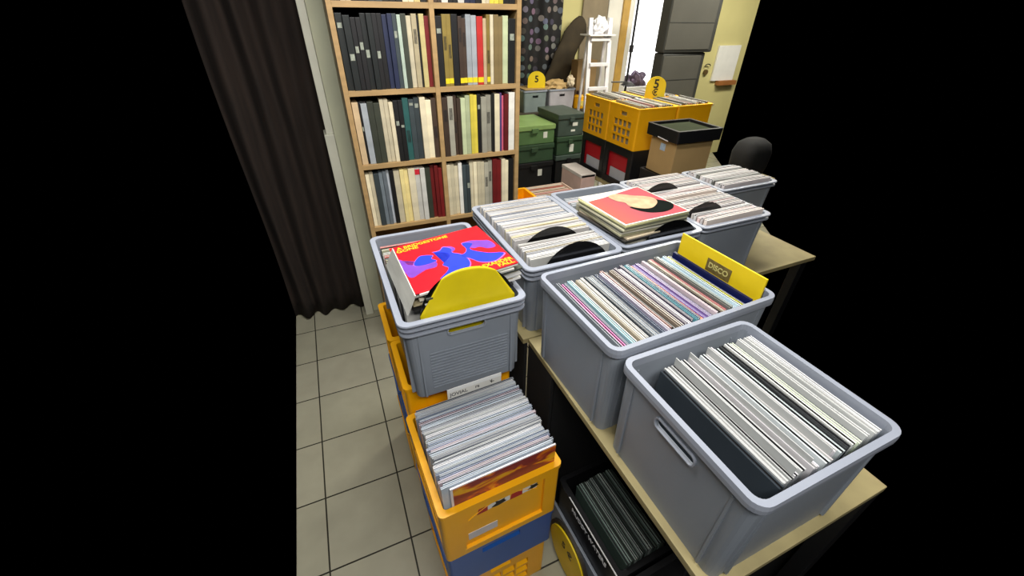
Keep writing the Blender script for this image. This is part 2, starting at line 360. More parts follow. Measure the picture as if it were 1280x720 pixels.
def bottle_crate(name, label, loc, rz, W, D, H, m, front='recess', side='plain', group=None, t=0.015, cat='crate'):
    root = thing(name, label, cat, loc, rz, group)
    bm = bmesh.new(); cx, cy = W / 2, D / 2
    loft(bm, [ring(W, D, 0.014, 0, cx=cx, cy=cy, seg=4), ring(W, D, 0.014, H, cx=cx, cy=cy, seg=4), ring(W - 2 * t, D - 2 * t, 0.009, H, cx=cx, cy=cy, seg=4), ring(W - 2 * t, D - 2 * t, 0.009, 0.012, cx=cx, cy=cy, seg=4)])
    cuts = []
    def cut(s, u0, u1, z0, z1, dep):
        if s == 'f': cuts.append(B(u0, u1, -0.01, dep, z0, z1))
        if s == 'l': cuts.append(B(-0.01, dep, u0, u1, z0, z1))
        if s == 'r': cuts.append(B(W - dep, W + 0.01, u0, u1, z0, z1))
    for s, kind in (('f', front), ('l', side)):
        L = W if s == 'f' else D
        if kind == 'recess':
            cut(s, L * 0.17, L * 0.86, H * 0.10, H * 0.84, 0.010)
        if kind == 'slot':
            cut(s, L * 0.30, L * 0.66, H * 0.74, H * 0.88, 0.03)
        if kind == 'side':
            cut(s, L * 0.12, L * 0.88, H * 0.12, H * 0.46, 0.005); cut(s, L * 0.12, L * 0.88, H * 0.52, H * 0.86, 0.005)
        if kind == 'grid':
            cut(s, L * 0.38, L * 0.60, H * 0.76, H * 0.86, 0.03)
            for r_ in range(3):
                for c_ in range(4):
                    u = L * (0.20 + 0.155 * c_); cut(s, u, u + L * 0.135, H * (0.10 + 0.20 * r_), H * (0.10 + 0.20 * r_ + 0.155), 0.03)
        if kind == 'window': cut(s, L * 0.14, L * 0.86, H * 0.16, H * 0.80, 0.03)
    me = boolean(bm, cuts)
    link('body', me, m, root)
    bm = bmesh.new()
    loft(bm, [ring(W + 0.008, D + 0.008, 0.017, H - 0.014, cx=cx, cy=cy, seg=4), ring(W + 0.008, D + 0.008, 0.017, H + 0.001, cx=cx, cy=cy, seg=4),
              ring(W - 2 * t - 0.002, D - 2 * t - 0.002, 0.009, H + 0.001, cx=cx, cy=cy, seg=4), ring(W - 2 * t - 0.002, D - 2 * t - 0.002, 0.009, H - 0.014, cx=cx, cy=cy, seg=4)], closed=True)
    obj('rim', bm, m, root)
    return root

# ------------------------------------------------------------------ record sleeves
PAPER = mat('inner_paper', (200, 200, 198), 0.7, 0.05)
DARKG = mat('inner_dark', (34, 34, 36), 0.6, 0.05)
def sleeve_bm(wd, h, t, seed=0):
    """open-topped record sleeve standing on its bottom edge: two boards with a groove between them; x = width"""
    rnd = random.Random(seed); bm = bmesh.new(); e = t * 0.3; g = 0.005
    prof = [(-t / 2, 0), (t / 2, 0), (t / 2, h), (t / 2 - e, h), (t / 2 - e, h - g), (-t / 2 + e, h - g), (-t / 2 + e, h), (-t / 2, h)]
    rings = []; N = 6; ph = rnd.random() * 6; am = rnd.uniform(0.0002, 0.0009)
    for i in range(N + 1):
        u = i / N; x = -wd / 2 + wd * u; dy = am * math.sin(ph + u * 5); dz = 0.0008 * math.sin(ph * 2 + u * 4)
        bul = 1.0
        rings.append([Vector((x, p[0] * bul + dy, p[1] + (dz if p[1] > 0.1 else 0))) for p in prof])
    V = [[bm.verts.new(p) for p in r] for r in rings]; n = len(prof)
    for a, b in zip(V[:-1], V[1:]):
        for i in range(n):
            j = (i + 1) % n; f = bm.faces.new((a[i], a[j], b[j], b[i]))
            if i in (3, 4, 5): f.material_index = 1
    # end caps (L + R boards and the base between them)
    for R_ in (V[0], V[-1]):
        bm.faces.new((R_[0], R_[1], R_[4], R_[5])); bm.faces.new((R_[1], R_[2], R_[3], R_[4])); bm.faces.new((R_[0], R_[5], R_[6], R_[7]))
    return bm
_sl = {}
def sleeve(label, M4, wd=0.315, h=0.315, t=0.005, color=(200, 200, 200), rough=0.35, group=None, inner=PAPER, seed=0, mname='sleeve_card', front=None):
    key = (wd, h, round(t, 4), color, rough, seed % 5, inner.name, front.name if front else '')
    if key in _sl:
        me = _sl[key]; o = bpy.data.objects.new('record_sleeve', me); COL.objects.link(o)
    else:
        o = obj('record_sleeve', sleeve_bm(wd, h, t, seed % 5), [mat(mname, color, rough, 0.10, 5, stretch=(1, 1, 1)), inner]); _sl[key] = o.data
    o.matrix_world = M4
    return tag(o, label, 'record', group)
def vinyl(name, label, M4, r=0.151, lab=None):
    """disc in local XY plane"""
    bm = bmesh.new(); bmesh.ops.create_cone(bm, cap_ends=True, segments=64, radius1=r, radius2=r, depth=0.002)
    o = obj(name, bm, VINYL); o.matrix_world = M4; tag(o, label, 'record', 'bare vinyl discs standing between sleeves')
    bm = bmesh.new(); bmesh.ops.create_cone(bm, cap_ends=True, segments=40, radius1=0.05, radius2=0.05, depth=0.0026)
    obj('paper_label', bm, mat('disc_label', lab or (150, 60, 50), 0.6), o)
    bm = bmesh.new()
    for q in (0.062, 0.082, 0.101, 0.121, 0.143):
        rr = [[Vector((rad * math.cos(2 * PI * i / 48), rad * math.sin(2 * PI * i / 48), z)) for i in range(48)] for rad, z in ((q, 0.0008), (q, 0.0014), (q + 0.001, 0.0014), (q + 0.001, 0.0008))]
        loft(bm, rr, closed=True)
    obj('groove_band', bm, VINYL, o)
    return o
CN = {}
def cname(c):
    r, g, b = c; mx, mn = max(c), min(c)
    if mx < 60: return 'black'
    if mx - mn < 14: return 'white' if mn > 205 else 'light grey' if mn > 165 else 'mid grey' if mn > 100 else 'dark grey'
    if r > 200 and g > 190 and b < 120: return 'yellow'
    if b == mx: 
        if r > g + 12: return 'mauve' if mx > 110 else 'purple'
        return 'pale blue-grey' if mn > 140 else 'blue-grey' if mn > 80 else 'blue'
    if r == mx:
        if g > b + 18: return 'cream' if mn > 165 else ('orange' if r > 190 and g < 170 else 'tan' if mx > 130 else 'brown')
        return ('pale pink' if mn > 160 else 'red' if g < 100 else 'dusty pink') if r - g > 14 else 'cream'
    return 'pale green' if mn > 130 else 'green'
def fill(root_M, axis, s0, s1, cross, zb, n, cols, where, ordw, group, wd=0.315, h=0.315, lean=0.0, seed=1, rough=0.35, jit=0.004, zj=0.006, inner=None, skip=(), tf=0.72):
    """row of n sleeves from s0 to s1 along axis ('y': facing front, 'x': facing sideways)"""
    rnd = random.Random(seed); pitch = (s1 - s0) / n
    for i in range(n):
        s = s0 + pitch * (i + 0.5); c = cols[i % len(cols)]; f_ = rnd.choice([0.90, 0.96, 1.0, 1.05]); c = tuple(min(255, int(v * f_)) for v in c)
        if i in skip: continue
        t = pitch * tf * rnd.choice([0.8, 1, 1.1])
        dz = rnd.uniform(0, zj); dc = rnd.uniform(-jit, jit)
        ln = lean + rnd.uniform(-0.004, 0.004)
        if axis == 'y': L = Matrix.Translation((cross + dc, s, zb + dz)) @ Matrix.Rotation(ln, 4, 'X')
        else: L = Matrix.Translation((s, cross + dc, zb + dz)) @ Matrix.Rotation(PI / 2, 4, 'Z') @ Matrix.Rotation(ln, 4, 'X')
        sleeve(('%s sleeve in the %s, %s from the %s' % (cname(c), where, od(i + 1), ordw)).replace('from the middle', 'behind the middle').replace('behind the middle', 'from middle'), root_M @ L, wd, h, t, c, rough, group,
               inner or (DARKG if rnd.random() < 0.3 else PAPER), seed=i)
def TR(x, y, z, rz=0): return Matrix.Translation((x, y, z)) @ Matrix.Rotation(rz, 4, 'Z')

# ------------------------------------------------------------------ display tables
def table(name, label, x0, x1, y0, y1, z, legs, panel=False):
    r = thing(name, label, 'table', (x0, y0, 0)); W, D = x1 - x0, y1 - y0
    obj('tabletop', B(0, W, 0, D, z - 0.022, z, bev=0.002), PLY, r)
    for (x, y) in legs: obj('leg', B(x, x + 0.045, y, y + 0.045, 0, z - 0.022, bev=0.003), BLACKP, r)
    return r
TZ = 0.885
t1 = table('display_table', 'pale wooden display table carrying the nearest grey crates', 0.531, 1.14, 0.15, 1.035, TZ, ((0.556, 0.0), (0.556, 0.80), (0.03, 0.80)))
t2 = table('display_table', 'wooden display table under the rear rows of white record crates', 0.512, 2.15, 1.04, 1.72, TZ, ((0.03, 0.6), (1.58, 0.02), (1.58, 0.6)))
obj('back_panel', B(0.017, 0.615, 0.70, 0.712, 0.002, TZ - 0.022), BLACKT, t1)  # added black panels, standing in for the deep shade under both tables
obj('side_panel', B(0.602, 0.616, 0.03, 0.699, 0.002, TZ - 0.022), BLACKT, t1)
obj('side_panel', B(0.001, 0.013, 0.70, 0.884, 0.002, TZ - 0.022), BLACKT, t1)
obj('side_panel', B(0.006, 0.018, 0.0, 0.67, 0.002, TZ - 0.022), BLACKT, t2)  # added black sheet in place of the shade below the rear table

# --- crate A (nearest blue-grey one with the red cover)
AX, AY, AZ = 0.0684, 0.9206, 1.1669
euro_crate('grey stacking crate overflowing with records under the red and blue cover', (AX, AY, 0.848), 0, 0.40, 0.60, 0.319, flanges=3, holes='f', ribs='f')
MA = TR(AX, AY, 0.848)
colsA = [(206, 204, 196), (150, 150, 148), (224, 222, 214), (60, 60, 60), (196, 190, 170), (220, 218, 214)]
fill(MA, 'y', 0.085, 0.36, 0.195, 0.008, 14, colsA, 'crate under the red cover', 'front', 'records standing in the crate with the red cover', h=0.30, seed=3)
fill(MA, 'y', 0.40, 0.56, 0.190, 0.008, 9, [(168, 176, 168), (180, 178, 150), (60, 66, 60), (214, 120, 110), (210, 208, 196)], 'back of the crate under the red cover', 'middle', 'records at the back of the crate with the red cover', h=0.285, seed=4, lean=0.0)

def flat_cover(name, label, M4, s, t, m, cat='record', group=None, side=None):
    bm = bmesh.new(); bx(bm, -s / 2, s / 2, -s / 2, s / 2, -t, 0, bev=0.0006)
    o = obj(name, bm, [m]); o.matrix_world = M4
    return tag(o, label, cat, group)
def pose(x): return Matrix.Translation(x[:3]) @ (Matrix.Rotation(x[5], 4, 'Z') @ Matrix.Rotation(x[4], 4, 'Y') @ Matrix.Rotation(x[3], 4, 'X'))
def ramp_mat(name, build, rough=0.35):
    m = bpy.data.materials.new(name); m.use_nodes = True; nt = m.node_tree; b = nt.nodes['Principled BSDF']; b.inputs['Roughness'].default_value = rough
    tc = nt.nodes.new('ShaderNodeTexCoord'); out = build(nt, tc.outputs['Object']); nt.links.new(out, b.inputs['Base Color']); return m
def N(nt, t, **kw):
    n = nt.nodes.new(t)
    for k, v in kw.items(): setattr(n, k, v)
    return n
PA = (0.2876, 1.1388, 1.2413, -0.0476, -0.0563, 0.0645)
MP = pose(PA)
# loose pile under it
pc = [(226, 224, 214), (200, 198, 190), (70, 74, 66), (222, 214, 190), (216, 216, 214), (190, 176, 140), (236, 234, 228), (44, 44, 44)]
for k in range(8):
    rnd = random.Random(50 + k); dz = -0.0045 - k * 0.0085
    Mx = MP @ Matrix.Translation((rnd.uniform(-0.010, 0.014), rnd.uniform(-0.012, 0.006) , dz)) @ Matrix.Rotation(rnd.uniform(-0.07, 0.07), 4, 'Z') @ Matrix.Rotation(rnd.uniform(-.006, .006), 4, 'X')
    sh = 'record sleeve in the loose pile under the red cover, %s from top' % od(k + 1)
    flat_cover('record_sleeve', cname(pc[k]) + ' ' + sh, Mx, 0.315, 0.0065, mat('sleeve_card', pc[k], 0.45, 0.1), group='loose pile under the red cover')
red = flat_cover('record_cover', 'bright red record cover with blue shapes lying on top of the crate', MP, 0.325, 0.004, mat('red_print', (232, 14, 34), 0.35, 0.04), 'record')
def blob(pts, z, sub=6, th=0.0005):
    # smooth closed outline through pts (Catmull-Rom)
    n = len(pts); out = []
    for i in range(n):
        p0, p1, p2, p3 = (Vector(pts[(i + q) % n]) for q in (-1, 0, 1, 2))
        for s in range(sub):
            t = s / sub
            out.append(0.5 * ((2 * p1) + (p2 - p0) * t + (2 * p0 - 5 * p1 + 4 * p2 - p3) * t * t + (3 * p1 - p0 - 3 * p2 + p3) * t ** 3))
    return poly_prism(bmesh.new(), [(p.x, p.y) for p in out], z, z + th)
def blob_obj(name, pts, z, m, parent, sub=5, lab=None):
    bm = blob(pts, z, sub); bmesh.ops.triangulate(bm, faces=[f for f in bm.faces if len(f.verts) > 4]); o = obj(name, bm, m, parent)
    if lab: o['label'] = lab
    return o
H_ = 0.320
def uv(u, v): return ((u - 0.5) * H_, (0.5 - v) * H_)       # u right, v down, 0..1 over the cover
BLUEP = mat('blue_print', (36, 60, 214), 0.35, 0.06, 12); VIOP = mat('violet_print', (120, 66, 176), 0.35, 0.15, 20)
for pts_, lb in (
  (((.0, .33), (.05, .40), (.07, .50), (.16, .55), (.24, .56), (.33, .60), (.30, .70), (.20, .70), (.12, .74), (.03, .78), (.0, .66)), 'v'), (((.70, .36), (.80, .33), (.92, .40), (.99, .46), (.99, .62), (.90, .62), (.84, .54), (.76, .52)), 'v'), (((.40, .40), (.50, .34), (.56, .33), (.60, .42), (.52, .50), (.44, .48)), 'v'),
  (((.12, .52), (.18, .42), (.24, .38), (.34, .44), (.31, .50), (.34, .58), (.24, .60), (.14, .58)), 'b'),
  (((.36, .38), (.44, .38), (.50, .32), (.56, .40), (.54, .50), (.60, .58), (.63, .72), (.60, .86), (.50, .94), (.36, .98), (.26, .96), (.36, .86), (.40, .78), (.37, .70), (.45, .62), (.50, .54), (.47, .45)), 'b'),
  (((.70, .36), (.76, .36), (.80, .42), (.74, .50), (.75, .58), (.86, .72), (.99, .80), (.96, .86), (.84, .92), (.72, .86), (.66, .74), (.60, .62), (.66, .58), (.70, .50)), 'b')):
    sh = [uv(u_ * .97 + .01, v_ * .93) for u_, v_ in pts_]
    if lb == 'v': blob_obj('violet_patch', sh, 0.0, VIOP, red, lab='violet patch of print')
    else:
        cx_ = sum(p[0] for p in sh) / len(sh); cy_ = sum(p[1] for p in sh) / len(sh)
        blob_obj('shape_outline', [(cx_ + (p[0] - cx_) * 1.06, cy_ + (p[1] - cy_) * 1.06) for p in sh], 0.0002, mat('lilac_print', (176, 96, 190), 0.35, 0.1, 20), red, lab='pale lilac outline of the blue shape')
        blob_obj('blue_shape', sh, 0.0006, BLUEP, red, lab='blue printed shape')
YP = mat('yellow_print', (246, 196, 40), 0.35, 0.05)
def text_on(body, size, M4, m, parent, name='printed_title', lab=None, sx=1.0):
    me = text_mesh(body, size); me.transform(Matrix.Diagonal((sx, 1, 1, 1))); me.transform(M4); o = link(name, me, m, parent)
    if lab: o['label'] = lab
    return o
text_on('A BRIDGESTONE', 0.026, Matrix.Translation((*uv(.34, .065), 0.0006)), YP, red, lab='yellow title lettering', sx=.92)
text_on('GONE', 0.026, Matrix.Translation((*uv(.155, .135), 0.0006)), YP, red, lab='yellow title lettering')
text_on('ALEXANDER', 0.026, Matrix.Translation((*uv(.80, .90), 0.0006)), YP, red, lab='yellow title lettering', sx=.85)
text_on('FALL', 0.026, Matrix.Translation((*uv(.90, .965), 0.0006)), YP, red, lab='yellow title lettering')

# translucent-looking plastic-covered sleeve sticking out at the left of the pile
o = flat_cover('record_sleeve', 'milky white sleeve leaning down the left side of the red cover', TR(0.112, 1.10, 1.215) @ Matrix.Rotation(0.03, 4, 'Z') @ Matrix.Rotation(-1.12, 4, 'Y') , 0.30, 0.004, mat('milky_plastic', (206, 206, 196), 0.25, 0.15, 6))
o.scale = (0.22, 1.0, 1.0)

# yellow paper sleeve with a curved top, standing in front of a bare disc at the crate front
MY = Matrix.Translation((0.287, 0.9595, 1.139)) @ Matrix.Rotation(0.012, 4, 'Z') @ Matrix.Rotation(PI / 2 - 0.06, 4, 'X')
vinyl('vinyl_record', 'black vinyl disc behind the yellow paper at the crate front', MY, 0.151, (200, 180, 40))
bm = bmesh.new(); GX, GY = 22, 12; rows = [-0.10, -0.05, 0.0] + [0.03 + 0.97 * k / GY for k in range(GY + 1)]
def ysl(i, v, off):
    u = -1 + 2 * i / GX
    if v <= 0.03: x = 0.149 * u; y = 0.026 + v if v < 0.03 else 0.027
    else:
        w_ = (v - 0.03) / 0.97; a = 0.008 + 0.082 * u; ty = math.sqrt(0.1535 ** 2 - a * a)
        x = 0.149 * u * (1 - w_) + a * w_; y = 0.027 * (1 - w_) + ty * w_
    return Vector((x, y, 0.0042 + 0.0022 * abs(math.sin(x * 22 + y * 9)) * (1 - abs(u)) + off))
A_ = [[bm.verts.new(ysl(i, v, 0.0008)) for i in range(GX + 1)] for v in rows]
C_ = [[bm.verts.new(ysl(i, v, -0.0008)) for i in range(GX + 1)] for v in rows]
nr = len(rows)
for j in range(nr - 1):
    for i in range(GX):
        bm.faces.new((A_[j][i], A_[j][i + 1], A_[j + 1][i + 1], A_[j + 1][i])); bm.faces.new((C_[j][i], C_[j + 1][i], C_[j + 1][i + 1], C_[j][i + 1]))
for i in range(GX):
    bm.faces.new((A_[0][i], C_[0][i], C_[0][i + 1], A_[0][i + 1])); bm.faces.new((A_[-1][i], A_[-1][i + 1], C_[-1][i + 1], C_[-1][i]))
for j in range(nr - 1):
    bm.faces.new((A_[j][0], A_[j + 1][0], C_[j + 1][0], C_[j][0])); bm.faces.new((A_[j][-1], C_[j][-1], C_[j + 1][-1], A_[j + 1][-1]))
o = obj('paper_sleeve', bm, mat('yellow_paper', (236, 212, 6), 0.55, 0.08, 10), smooth=True); o.matrix_world = MY
tag(o, 'bright yellow paper sleeve with a curved top leaning at the crate front', 'record sleeve')

# --- crate B (white records, left rear on table) , E, F, G
ZR = 1.174; HB = ZR - TZ
euro_crate('grey crate of white record sleeves directly behind the red cover crate', (0.522, 1.045, TZ), 0, 0.40, 0.60, HB, flanges=3)
colsB = [(222, 220, 214), (206, 206, 204), (232, 230, 224), (150, 152, 158), (226, 216, 190), (196, 198, 202), (236, 234, 230), (214, 206, 204)]
MB = TR(0.522, 1.045, TZ)
fill(MB, 'y', 0.045, 0.165, 0.2, 0.010, 9, colsB, 'front of the white-sleeve crate', 'front', 'white sleeves in the crate behind the red cover', h=0.289, seed=6, wd=0.325)
fill(MB, 'y', 0.185, 0.335, 0.2, 0.012, 12, [(212, 208, 206), (230, 228, 222), (236, 222, 180), (218, 214, 208), (200, 198, 200)], 'middle of the white-sleeve crate', 'nearer vinyl disc', 'white sleeves in the middle of the crate behind the red cover', h=0.295, seed=7, wd=0.325, lean=0.0)
fill(MB, 'y', 0.345, 0.575, 0.2, 0.010, 16, [(196, 200, 208), (224, 222, 220), (170, 176, 186), (230, 220, 206)], 'back of the white-sleeve crate', 'middle', 'pale sleeves at the back of the crate behind the red cover', h=0.286, seed=8, wd=0.325)
vinyl('vinyl_record', 'black vinyl disc standing nearest the front rim of the white-sleeve crate', MB @ Matrix.Translation((0.215, 0.0275, 0.190)) @ Matrix.Rotation(PI / 2 - 0.10, 4, 'X'))
vinyl('vinyl_record', 'black vinyl disc standing in the middle of the white-sleeve crate', MB @ Matrix.Translation((0.190, 0.175, 0.190)) @ Matrix.Rotation(PI / 2 - 0.05, 4, 'X'))

euro_crate('grey crate under the pile with the pink portrait cover', (0.926, 1.06, TZ), 0, 0.40, 0.60, HB, flanges=2)
ME = TR(0.926, 1.06, TZ)
fill(ME, 'y', 0.05, 0.42, 0.2, 0.010, 14, [(210, 206, 190), (180, 176, 150), (120, 124, 110), (222, 220, 210)], 'crate under the portrait pile', 'front', 'records in the crate under the portrait cover', h=0.295, seed=9)
fill(ME, 'y', 0.43, 0.52, 0.2, 0.010, 5, [(190, 198, 206), (206, 210, 214), (214, 170, 160)], 'crate behind the portrait pile', 'pile', 'records at the back of the crate under the portrait cover', h=0.270, seed=10)
PE = (1.0909, 1.252, 1.2500, -0.02, -0.0085, 0.0248)
MPE = pose(PE)
pc = [(206, 204, 150), (120, 122, 100), (190, 188, 160), (90, 92, 80), (224, 222, 210), (150, 148, 120), (216, 200, 170), (70, 66, 60)]
for k in range(8):
    rnd = random.Random(80 + k); dz = -0.0045 - k * 0.0079
    flat_cover('record_sleeve', '%s record sleeve in the pile under the pink portrait cover, %s from top' % (cname(pc[k]), od(k + 1)),
               MPE @ Matrix.Translation((rnd.uniform(-0.008, 0.008), rnd.uniform(-0.010, 0.006), dz)) @ Matrix.Rotation(rnd.uniform(-0.05, 0.05), 4, 'Z'), 0.313, 0.0068, mat('sleeve_card', pc[k], 0.45, 0.1), group='pile under the portrait cover')
port = flat_cover('record_cover', 'pink record cover with a pale face and black hair on top of the pile', MPE, 0.315, 0.004, mat('cream_print', (236, 228, 206), 0.35, 0.04))
def quad_patch(name, a, z, m, parent, lab=None):
    o = obj(name, poly_prism(bmesh.new(), [uv(*p) for p in a], z, z + 0.0005), m, parent)
    if lab: o['label'] = lab
    return o
def _pink(nt, v):
    sp = N(nt, 'ShaderNodeSeparateXYZ'); nt.links.new(v, sp.inputs[0]); r = N(nt, 'ShaderNodeValToRGB')
    mr = N(nt, 'ShaderNodeMapRange'); mr.inputs[1].default_value = -0.16; mr.inputs[2].default_value = 0.16; nt.links.new(sp.outputs[0], mr.inputs[0]); nt.links.new(mr.outputs[0], r.inputs[0])
    r.color_ramp.elements[0].color = rgb((180, 78, 60)); r.color_ramp.elements[1].color = rgb((184, 48, 62)); e = r.color_ramp.elements.new(0.45); e.color = rgb((160, 56, 72)); return r.outputs[0]
pinkm = ramp_mat('pink_print', _pink, 0.65)
quad_patch('pink_ground', [(.03, .20), (.30, .17), (.60, .10), (.90, .035), (.975, .03), (.975, .975), (.03, .975)], 0.0, pinkm, port, lab='rose pink printed ground')
SK = mat('skin_print', (196, 160, 122), 0.7, 0.28, 22); HR = mat('hair_print', (16, 22, 19), 0.9, 0.2, 14, spec=0.05)
blob_obj('black_hair', [uv(*p) for p in ((.40, .58), (.44, .74), (.54, .84), (.70, .88), (.86, .84), (.96, .74), (.97, .64), (.90, .54), (.82, .48), (.70, .60), (.56, .66))], 0.0005, HR, port, lab='black printed hair')
blob_obj('pale_face', [uv(*p) for p in ((.40, .14), (.52, .13), (.62, .20), (.70, .28), (.82, .36), (.88, .46), (.84, .58), (.72, .68), (.60, .72), (.48, .66), (.42, .54), (.44, .44), (.38, .34), (.36, .22))], 0.0010, SK, port, lab='pale printed face')
vinyl('vinyl_record', 'black vinyl disc standing in front of the pink portrait pile', ME @ Matrix.Translation((0.245, 0.0265, 0.197)) @ Matrix.Rotation(PI / 2, 4, 'X'))

euro_crate('grey crate of pinkish white sleeves right of the portrait pile', (1.332, 1.07, TZ), 0, 0.40, 0.60, HB, flanges=2)
MF = TR(1.332, 1.07, TZ)
colsF = [(226, 214, 204), (214, 208, 206), (232, 204, 200), (206, 206, 204), (232, 226, 220), (196, 190, 192)]
fill(MF, 'y', 0.03, 0.27, 0.2, 0.010, 13, colsF, 'crate right of the portrait pile', 'front', 'pinkish sleeves in the crate right of the portrait pile', h=0.291, seed=11, wd=0.33)
fill(MF, 'y', 0.29, 0.57, 0.2, 0.010, 13, colsF, 'rear of the crate beyond the portrait pile', 'middle', 'pinkish sleeves at the back of the crate right of the portrait pile', h=0.291, seed=12, wd=0.33)
vinyl('vinyl_record', 'black vinyl disc in the crate right of the portrait pile, nearer one', MF @ Matrix.Translation((0.115, 0.115, 0.188)) @ Matrix.Rotation(PI / 2 - 0.08, 4, 'X'))
vinyl('vinyl_record', 'black vinyl disc in the crate right of the portrait pile, farther one', MF @ Matrix.Translation((0.10, 0.375, 0.190)) @ Matrix.Rotation(PI / 2 - 0.08, 4, 'X'))

euro_crate('small grey crate at the far right corner of the rear table', (1.742, 1.36, TZ), 0, 0.40, 0.31, HB, flanges=2)
MG = TR(1.742, 1.36, TZ)
fill(MG, 'y', 0.03, 0.28, 0.2, 0.010, 12, [(214, 206, 204), (196, 194, 194), (226, 218, 214), (110, 112, 104), (210, 208, 206)], 'small far right crate', 'front', 'sleeves in the small far right crate', h=0.291, seed=13, wd=0.33)

# --- crate C (colourful)
CXO, CYO, CR = 0.5304, 0.5715, 0.0288
euro_crate('grey crate of multicoloured records with yellow divider at its right end', (CXO, CYO, TZ), CR, 0.60, 0.40, 0.3233, flanges=1, rimh=0.026, taper=0.006)
MC = TR(CXO, CYO, TZ, CR)
colC = [(150, 158, 164), (214, 120, 170), (120, 128, 140), (150, 190, 196), (220, 218, 214), (190, 176, 150), (210, 206, 196), (236, 234, 228), (84, 90, 98), (160, 168, 176), (60, 70, 84), (110, 118, 134),
        (172, 166, 184), (196, 160, 150), (54, 44, 36), (150, 136, 120), (214, 206, 196), (120, 112, 126), (234, 232, 236), (90, 84, 100), (96, 160, 172), (72, 84, 110), (222, 140, 92), (112, 84, 160),
        (150, 130, 180), (70, 66, 90), (232, 214, 220), (40, 34, 36), (170, 160, 140), (196, 40, 52), (120, 124, 120), (150, 168, 166), (160, 182, 190), (206, 226, 236), (214, 214, 70), (24, 32, 78)]
fill(MC, 'x', 0.035, 0.505, 0.19, 0.012, 36, colC, 'crate of multicoloured records', 'left', 'multicoloured records in the grey crate', h=0.285, seed=21, rough=0.3, zj=0.012, jit=0.008, wd=0.32, lean=0.02)
sleeve('navy blue record sleeve standing before the yellow divider in the colourful crate', MC @ TR(0.524, 0.19, 0.012, PI / 2), 0.32, 0.300, 0.008, (22, 30, 82), 0.3, inner=DARKG, seed=2)
yd = thing('yellow_divider', 'tall yellow divider card with a dark logo in the colourful crate', 'divider'); yd.matrix_world = MC @ TR(0.552, 0.19, 0.010, PI / 2)
obj('card', B(-0.165, 0.165, -0.003, 0.003, 0, 0.368, bev=0.001), SIGNY, yd)
# fold-over flap and logo block on the side that faces left
obj('logo_patch', B(-0.055, 0.040, 0.003, 0.0038, 0.292, 0.336), mat('logo_brown', (112, 96, 52), 0.5, 0.35, 60), yd)['label'] = 'dark brown logo block'
text_on('DISCO', 0.026, Matrix.Translation((-0.007, 0.0041, 0.314)) @ Matrix.Rotation(PI, 4, 'Z') @ Matrix.Rotation(PI / 2, 4, 'X'), mat('logo_pale', (200, 190, 120), 0.5, 0.05), yd, name='logo_lettering', lab='pale lettering on the logo block')
sleeve('black record sleeve directly behind the yellow divider', MC @ TR(0.565, 0.19, 0.012, PI / 2), 0.32, 0.325, 0.008, (26, 20, 24), 0.3, inner=PAPER, seed=1)

# --- crate D (front right)
DX, DY = 0.537, 0.158
euro_crate('large grey crate of plastic-sleeved records, the nearest one at bottom right', (DX, DY, TZ), 0.0, 0.42, 0.40, 0.313, flanges=1, rimh=0.024, holes='l', taper=0.006)
MD = TR(DX, DY, TZ)
colD = [(56, 64, 70), (206, 208, 206), (196, 198, 196), (214, 214, 216), (186, 188, 186), (222, 218, 220), (200, 196, 204), (206, 214, 214), (226, 220, 220), (216, 212, 214), (196, 206, 206), (60, 62, 64), (214, 216, 210), (204, 214, 190)]
fill(MD, 'x', 0.075, 0.385, 0.19, 0.012, 18, colD, 'nearest bottom right crate', 'left', 'plastic-sleeved records in the nearest crate', h=0.270, seed=31, rough=0.22, zj=0.018, jit=0.006, wd=0.325, lean=0.05, tf=0.8)
for k, (xx, hh) in enumerate(((0.13, 0.298), (0.175, 0.300), (0.235, 0.296))):
    bm = B(-0.16, 0.16, -0.0012, 0.0012, 0, hh, bev=0.0005)
    o = obj('divider_card', bm, mat('grey_divider', (186, 188, 186), 0.4, 0.05)); o.matrix_world = MD @ TR(xx + 0.006, 0.195, 0.012, PI / 2)
    tag(o, 'thin grey divider card rising between sleeves in the nearest crate, %s from the left' % od(k + 1), 'divider', 'divider cards in the nearest crate')

# ------------------------------------------------------------------ orange stack in front
OR = 0.0396; OXO, OYO, OW, OD = 0.0623, 0.6003, 0.3858, 0.375
MO = TR(OXO, OYO, 0, OR)
oc = bottle_crate('plastic_crate', 'orange bottle crate full of grey sleeves, topmost in the front stack', (OXO, OYO, 0.481), OR, OW, OD, 0.2662, ORANGE, front='recess', side='side')
ob_ = oc.children[0]
# emblem: arc of red, white and black patches at the top of the recessed panel
em = []
REDP = mat('emblem_red', (176, 34, 34), 0.5, 0.05)
for (u0, u1, m, lb) in ((0.28, 0.37, REDP, 'red ribbon patch'), (0.37, 0.56, WHITE, 'white patch'), (0.56, 0.67, REDP, 'red ribbon patch'), (0.67, 0.80, WHITE, 'white patch')):
    z0, z1 = 0.178, 0.207
    if lb.startswith('red'): o = obj('emblem_patch', poly_prism(bmesh.new(), [(u0 * OW, z0), (u1 * OW, z0), (u1 * OW, z1 - .003), (u0 * OW + .006, z1 - .003)], 0, 0.001), m, ob_)
    else: o = obj('emblem_patch', poly_prism(bmesh.new(), [(u0 * OW, z0 + .003), (u1 * OW, z0 + .003), (u1 * OW, z1 + .001), (u0 * OW, z1 + .001)], 0, 0.001), m, ob_)
    o.rotation_euler = (PI / 2, 0, 0); o.location = (0, 0.0102, 0); o['label'] = lb
